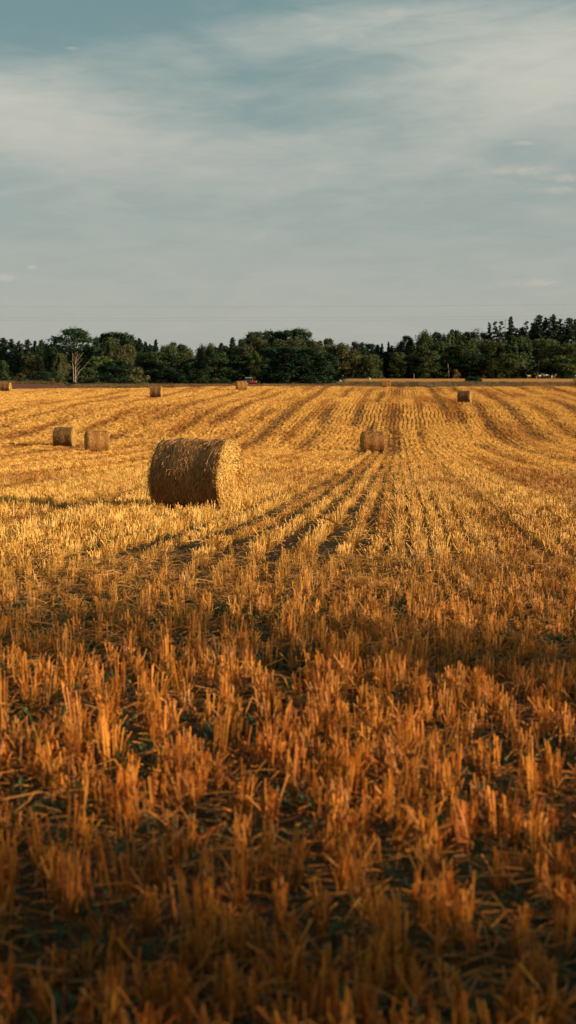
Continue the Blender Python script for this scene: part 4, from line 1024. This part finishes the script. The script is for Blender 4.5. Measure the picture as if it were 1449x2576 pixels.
# bare trunk and dead snag, wooden post
def pole_thing(name, part, px, top, bot_d, r, col, label, cat, lean=0.0, snag=False):
    x, y, zt = ray(px / 1.59, top / 1.59, bot_d); zg = float(ground_z(x, y)); t = thing(name, (x, y, zg), label, cat); h = zt - zg
    mb = MB(); mb.tubes([[[0, 0, -.3], [lean * .4, 0, h * .5], [lean, 0, h]]], [[r, r * .85, r * .6]], 7, col, cap=True); mb.build(part, M_BARK, t)
    mb = MB(); n = 14 if snag else 5
    zz_ = h * rng.uniform(.55 if snag else .3, .97, n); a = rng.uniform(0, 6.28, n); L = rng.uniform(.4, 1.6, n) * (1.4 if snag else 1)
    A = np.stack([lean * zz_ / h, zz_ * 0, zz_], 1); B = A + np.stack([np.cos(a) * L, np.sin(a) * L, L * rng.uniform(.1, 1.0, n)], 1)
    if name != 'wooden_post':
        Q = np.stack([A, (A + B) / 2 + rng.normal(0, .1, (n, 3)), B], 1)
        for q in Q:
            mb = MB(); mb.tubes(q[None], np.array([.05, .035, .015]) * (1.3 if snag else 1), 4, tuple(np.array(col) * .8)); mb.build('branch', M_BARK, t)
    else: mb.box((lean, 0, h - .25), (.35, .10, .12), col); mb.build('cross_block', M_BARK, t)
    return t
pole_thing('bare_pine', 'trunk', 1797, 1455, 646, .14, (.46, .26, .15), 'bare straight reddish trunk in the wood edge beside the orange leaved tree', 'tree trunk', -.6)
pole_thing('dead_tree', 'trunk', 2020, 1274, 668, .13, (.30, .24, .20), 'thin leafless tree top between the wind swept pine and the full spruce', 'tree', .2, True)
pole_thing('wooden_post', 'post', 1656, 1495, 640, .14, (.34, .19, .11), 'weathered wooden post standing at the back of the ripe field', 'post')
for px_, tp_, lb_ in ((2152, 1440, 'slim white birch stem standing over the cows'), (1880, 1470, 'pale slanting birch stem in the shade behind the field bush')):
    pole_thing('bare_birch', 'trunk', px_, tp_, 647, .07, (.30, .27, .22), lb_, 'tree trunk', .3)

# ---------------------------------------------------------------- overhead wires
for i, (ra, rb, d, r, lb) in enumerate(((773, 764, 300, .014, 'highest thin overhead wire crossing the whole sky'), (801, 793, 300, .014, 'middle overhead wire just above the lowest one'), (806.5, 801, 320, .012, 'lowest overhead wire, faintest of the three'))):
    xs = np.linspace(-140, 140, 81); s_ = xs / 61.0
    row = ra + (rb - ra) * np.clip((s_ + 1) / 2, -1, 2) + 6.0 * (1 - ((xs + 30) / 70) ** 2) * .55
    zs = np.array([ray(724, q, d)[2] for q in row]); mb = MB(); mb.tubes([np.stack([xs, xs * .12 + d, zs], 1)], r, 6, (.22, .22, .22))
    tag(mb.build('overhead_wire', M_RUBBER), lb, 'wire', 'overhead wires')

# ---------------------------------------------------------------- tractor
tx, ty, tz = ray(1000 / 1.59, 1544 / 1.59, 480); tz = float(ground_z(tx, ty))
t = thing('tractor', (tx, ty, tz), 'old red tractor with pale cab roof parked behind a straw bale on the crest', 'tractor', None, R(-8))
RED, DKG, WHT = (.62, .045, .02), (.03, .03, .03), (.75, .70, .60)
t.scale = (1.12,) * 3
mb = MB(); mb.box((.95, 0, 1.32), (1.75, .72, .52), RED); mb.box((1.86, 0, 1.27), (.16, .66, .58), RED, taper=.86); mb.box((.95, 0, 1.60), (1.7, .50, .10), RED, taper=.8); h_ = mb.build('hood', M_PAINT, t)
mb = MB(); mb.box((1.955, 0, 1.28), (.03, .46, .42), DKG); mb.build('grille', M_PAINT, h_)
for s_ in (-1, 1):
    mb = MB(); mb.lathe([[0, 0], [.10, 0], [.11, .04], [0, .05]], 'x', (1.95, s_ * .24, 1.44), 12, (.9, .85, .7)); mb.build('headlight', M_PAINT, h_)
mb = MB(); mb.box((.5, 0, .82), (2.9, .42, .48), DKG); mb.box((1.55, 0, .62), (.25, 1.35, .16), DKG); mb.box((-.7, 0, .75), (.8, 1.3, .30), DKG); mb.build('chassis', M_PAINT, t)
cabm = MB()
for x_ in (-1.30, .10):
    for s_ in (-1, 1): cabm.box((x_ + (.1 if x_ < 0 else -.05), s_ * .62, 1.85), (.07, .07, 1.35), DKG)
cabm.box((-.6, 0, 1.22), (1.5, 1.34, .22), (.16, .04, .03)); c_ = cabm.build('cab', M_PAINT, t)
mb = MB(); mb.box((-.60, 0, 2.56), (1.72, 1.42, .13), (.62, .50, .36), taper=.93); mb.build('roof', M_PAINT, c_)
gm = bpy.data.materials.new('cab_glass'); gm.use_nodes = True; g_ = gm.node_tree.nodes['Principled BSDF']; g_.inputs['Base Color'].default_value = (.05, .07, .08, 1); g_.inputs['Roughness'].default_value = .08; g_.inputs['Alpha'].default_value = .7
for (c, s) in (((.08, 0, 1.9), (.02, 1.16, 1.1)), ((-1.22, 0, 1.9), (.02, 1.16, 1.1)), ((-.57, .635, 1.9), (1.2, .02, 1.1)), ((-.57, -.635, 1.9), (1.2, .02, 1.1))):
    mb = MB(); mb.box(c, s); mb.build('window', gm, c_)
mb = MB(); mb.tubes([[[.75, -.2, 1.6], [.75, -.2, 2.05], [.75, -.2, 2.62]]], [[.06, .055, .04]], 8, (.35, .22, .12), cap=True); mb.build('exhaust_pipe', M_PAINT, t)
mb = MB(); mb.box((-.75, .78, 1.5), (1.3, .34, .08), RED); mb.box((-1.42, .78, 1.26), (.08, .34, .5), RED); mb.build('mudguard', M_PAINT, t)
mb = MB(); mb.box((-.75, -.78, 1.5), (1.3, .34, .08), RED); mb.box((-1.42, -.78, 1.26), (.08, .34, .5), RED); mb.build('mudguard', M_PAINT, t)
def wheel(x_, y_, r_, w_, rim):
    mb = MB(); a = w_ / 2; mb.lathe([[r_ * .58, -a], [r_ * .9, -a], [r_, -a * .7], [r_, a * .7], [r_ * .9, a], [r_ * .58, a], [r_ * .58, -a]], 'y', (x_, y_, r_), 28, (.025, .024, .022))
    ang = np.arange(20) * 2 * np.pi / 20
    for q in ang: mb.box((x_ + math.cos(q) * r_ * 1.0, y_, r_ + math.sin(q) * r_ * 1.0), (.05, w_ * .8, .05), (.025, .024, .022), ry=-q)
    wl = mb.build('wheel', M_RUBBER, t)
    mb = MB(); b = a * .8; mb.lathe([[0.001, -b], [r_ * .2, -b * 1.05], [r_ * .5, -b * .8], [r_ * .60, -a], [r_ * .60, a], [r_ * .5, b * .8], [r_ * .2, b * 1.05], [.001, b]], 'y', (x_, y_, r_), 24, rim); mb.build('rim', M_PAINT, wl)
for s_ in (-1, 1): wheel(1.55, s_ * .72, .40, .24, (.85, .80, .68)); wheel(-.75, s_ * .78, .76, .40, (.75, .70, .58))

# ---------------------------------------------------------------- animals (skinned figures)
def skinned(name, joints, edges, radii, mat, colour_fn, root=0, levels=2):
    me = bpy.data.meshes.new(name); me.from_pydata(joints, edges, []); o = bpy.data.objects.new(name, me); COL.objects.link(o)
    sk = o.modifiers.new('skin', 'SKIN'); sk.use_smooth_shade = True; sv = me.skin_vertices[0].data
    for i, r in enumerate(radii): sv[i].radius = (r, r) if not isinstance(r, tuple) else r; sv[i].use_root = (i == root)
    ss = o.modifiers.new('sub', 'SUBSURF'); ss.levels = levels; ss.render_levels = levels
    dg = bpy.context.evaluated_depsgraph_get(); dg.update(); m2 = bpy.data.meshes.new_from_object(o.evaluated_get(dg))
    bpy.data.objects.remove(o); n = len(m2.vertices); co = np.zeros(n * 3, np.float32); m2.vertices.foreach_get('co', co); co = co.reshape(-1, 3)
    at = m2.color_attributes.new('Col', 'FLOAT_COLOR', 'POINT'); c4 = np.ones((n, 4), np.float32); c4[:, :3] = colour_fn(co); at.data.foreach_set('color', c4.ravel())
    m2.materials.clear(); m2.materials.append(mat); m2.name = name; return m2

def cow_mesh(graze, ca, cb, seed, thr=.5):
    J = [(-.75, 0, 1.12), (-.25, 0, 1.02), (.35, 0, 1.03), (.72, 0, 1.12)]; Rd = [(.27, .27), (.36, .36), (.34, .36), (.27, .30)]
    E = [(0, 1), (1, 2), (2, 3)]
    if graze: hd = [((1.05, .02, .95), .17), ((1.25, .04, .62), .12), ((1.30, .05, .40), .13), ((1.42, .06, .16), .075)]
    else: hd = [((1.02, 0, 1.30), .18), ((1.22, .02, 1.46), .14), ((1.36, .03, 1.45), .14), ((1.62, .05, 1.28), .08)]
    p = 3
    for q, r in hd: J.append(q); Rd.append(r); E.append((p, len(J) - 1)); p = len(J) - 1
    head = len(J) - 2
    for s_ in (-1, 1): J.append((J[head][0] - .06, J[head][1] + s_ * .24, J[head][2] + .08)); Rd.append(.035); E.append((head, len(J) - 1))
    for s_ in (-1, 1):      # fore legs
        for k_, (q, r) in enumerate((((.60, s_ * .17, .78), .11), ((.62, s_ * .18, .40), .065), ((.60, s_ * .18, .10), .045), ((.63, s_ * .18, .03), .055))):
            J.append(q); Rd.append(r); E.append((3 if k_ == 0 else len(J) - 2, len(J) - 1))
        for k_, (q, r) in enumerate((((-.68, s_ * .18, .80), .15), ((-.62, s_ * .19, .58), .09), ((-.80, s_ * .19, .42), .06), ((-.76, s_ * .19, .10), .045), ((-.73, s_ * .19, .03), .055))):
            J.append(q); Rd.append(r); E.append((0 if k_ == 0 else len(J) - 2, len(J) - 1))
    for k_, (q, r) in enumerate((((-1.0, 0, 1.22), .05), ((-1.08, 0, .85), .03), ((-1.08, 0, .55), .045))): J.append(q); Rd.append(r); E.append((0 if k_ == 0 else len(J) - 2, len(J) - 1))
    J.append((-.42, 0, .68)); Rd.append(.14); E.append((1, len(J) - 1))
    def cf(co):
        n_ = fbm(co[:, 0] * 1.6 + seed, co[:, 2] * 1.6 + co[:, 1] * .9, seed, 2)[:, None]; m = (n_ > thr) | (co[:, 2:3] < .35)
        return np.where(m, np.array(ca), np.array(cb))
    return skinned('cow', J, E, Rd, M_HIDE, cf)
CW = [cow_mesh(True, (.75, .66, .52), (.55, .24, .07), 5, .52), cow_mesh(False, (.78, .70, .56), (.48, .19, .06), 8, .45), cow_mesh(True, (.80, .76, .68), (.05, .045, .04), 12, .48), cow_mesh(False, (.62, .34, .12), (.50, .22, .07), 15, .3)]
CN = [(2116, 1, 205, 3, 'orange brown cow grazing alone under the feathery conifer'), (2140, 6, 95, 2, 'shaded grey white cow behind the slim birch stem'), (2153, 2, 20, 0, 'brown and white cow with bright back just past the birch stem'),
      (2162, 8, 170, 1, 'reddish cow half behind the bright backed one'), (2174, 7, 30, 2, 'black and white cow in the middle of the resting herd'), (2181, 4, 190, 1, 'white faced brown cow next to the black and white one'),
      (2192, 2, 35, 2, 'black and white cow with pale rump at the edge of the middle group'), (2208, 0, 250, 0, 'cow turned away with a sunlit orange flank near the wood corner'), (2219, -1, 275, 3, 'last pale golden cow standing tall by the wood corner'), (2213, -2, 10, 1, 'small low calf coloured cow between the last two')]
for (px, up, rz, k_, lb) in CN:
    d = 644.5 + max(up, 0) * .55; x, y, z = ray(px / 1.59, 1505 / 1.59, d); z = float(ground_z(x, y))
    t = thing('cow', (x, y, z), lb, 'cow', 'cows resting under the wood edge', R(rz)); t.scale = (1.2 if up > -2 else .85,) * 3
    me = CW[k_]; o = link('body', me, t)
    mb = MB()
    hp = (1.30, .05, .40) if k_ in (0, 2) else (1.36, .03, 1.45)
    for s_ in (-1, 1): mb.tubes([[[hp[0] - .08, hp[1] + s_ * .09, hp[2] + .10], [hp[0] - .08, s_ * .22 + hp[1], hp[2] + .16], [hp[0] - .02, s_ * .25 + hp[1], hp[2] + .26]]], [[.028, .022, .008]], 6, (.6, .55, .45))
    mb.build('horns', M_HIDE, t)

def stork_mesh():
    J = [(-.30, 0, .62), (-.1, 0, .70), (.15, 0, .78), (.26, 0, .92), (.30, 0, 1.06), (.36, 0, 1.12), (.56, 0, 1.05)]; Rd = [.05, .13, .12, .05, .04, .055, .014]; E = [(i, i + 1) for i in range(6)]
    for s_ in (-1, 1):
        for k_, (q, r) in enumerate((((0, s_ * .06, .48), .035), ((-.03, s_ * .06, .26), .016), ((0, s_ * .06, .03), .016), ((.10, s_ * .07, .015), .012))): J.append(q); Rd.append(r); E.append((1 if k_ == 0 else len(J) - 2, len(J) - 1))
    def cf(co):
        c = np.tile([.85, .83, .78], (len(co), 1)); c[co[:, 0] > .41] = [.6, .12, .04]; c[co[:, 2] < .50] = [.6, .12, .04]; c[(co[:, 0] < -.22) & (co[:, 2] > .5)] = [.03, .03, .03]; return c
    return skinned('bird', J, E, Rd, M_HIDE, cf, root=1)
SM = stork_mesh()
for (px, row, d, s_, rz, lb) in ((1480, 1535, 500, 1.05, 200, 'single white bird standing in the open ripe field'), (1352, 1530, 487, 0.8, 160, 'white bird closest to the dark tree of three together'),
                                 (1356, 1529, 488, 0.8, 20, 'middle white bird of the three under the dark shrub'), (1363, 1530, 474, 1.0, 200, 'largest white bird at the open side of the three')):
    x, y, z = ray(px / 1.59, row / 1.59, d); t = tag(link('stork', SM, None, (x, y, float(ground_z(x, y))), (0, 0, R(rz)), (s_ * 1.1,) * 3), lb, 'bird', 'white birds by the ripe field')

# mound the herd stands on
# pale house glimpsed through the trees at the picture edge
hx_, hy_, _ = ray(2304 / 1.59, 1480 / 1.59, 690); hz_ = float(ground_z(hx_, hy_)) + .0
t = thing('house', (hx_ + 3, hy_, hz_), 'pale house with red brown roof glimpsed between trunks at the picture edge', 'house', None, R(12))
mb = MB(); mb.box((0, 0, 1.5), (11, 7, 3.4), (.62, .64, .66)); wl = mb.build('wall', mat_col('render_wall', .85, .08, .6), t)
mb = MB(); V = [[-5.9, -4, 3.1], [5.9, -4, 3.1], [5.9, 0, 5.9], [-5.9, 0, 5.9], [5.9, 4, 3.1], [-5.9, 4, 3.1], [-5.9, -4, 3.3], [5.9, -4, 3.3], [5.9, 0, 6.1], [-5.9, 0, 6.1], [5.9, 4, 3.3], [-5.9, 4, 3.3]]
mb.add(V, [[0, 1, 2, 3], [3, 2, 4, 5], [6, 7, 8, 9], [9, 8, 10, 11], [0, 1, 7, 6], [5, 4, 10, 11], [0, 3, 9, 6], [3, 5, 11, 9], [1, 2, 8, 7], [2, 4, 10, 8]], (.24, .08, .045)); mb.build('roof', mat_col('roof_tiles', .8, .25, 3), t)
mb = MB(); mb.add([[-5.5, -3.5, 3.2], [-5.5, 3.5, 3.2], [-5.5, 0, 5.65]], [[0, 1, 2]], (.62, .64, .66)); mb.add([[5.5, -3.5, 3.2], [5.5, 3.5, 3.2], [5.5, 0, 5.65]], [[0, 1, 2]], (.62, .64, .66)); mb.build('gable', bpy.data.materials['render_wall'], t)
for x_ in (-3.6, -1.0, 1.6, 4.0):
    mb = MB(); mb.box((x_, -3.53, 1.8), (1.1, .08, 1.3), (.7, .7, .68)); f_ = mb.build('window', M_PAINT, t)
    mb = MB(); mb.box((x_, -3.585, 1.8), (.9, .03, 1.1), (.04, .05, .06)); mb.build('pane', M_PAINT, f_)
mb = MB(); mb.box((2.6, .6, 6.2), (.7, .7, 1.6), (.30, .11, .06)); mb.build('chimney', M_BARK, t)
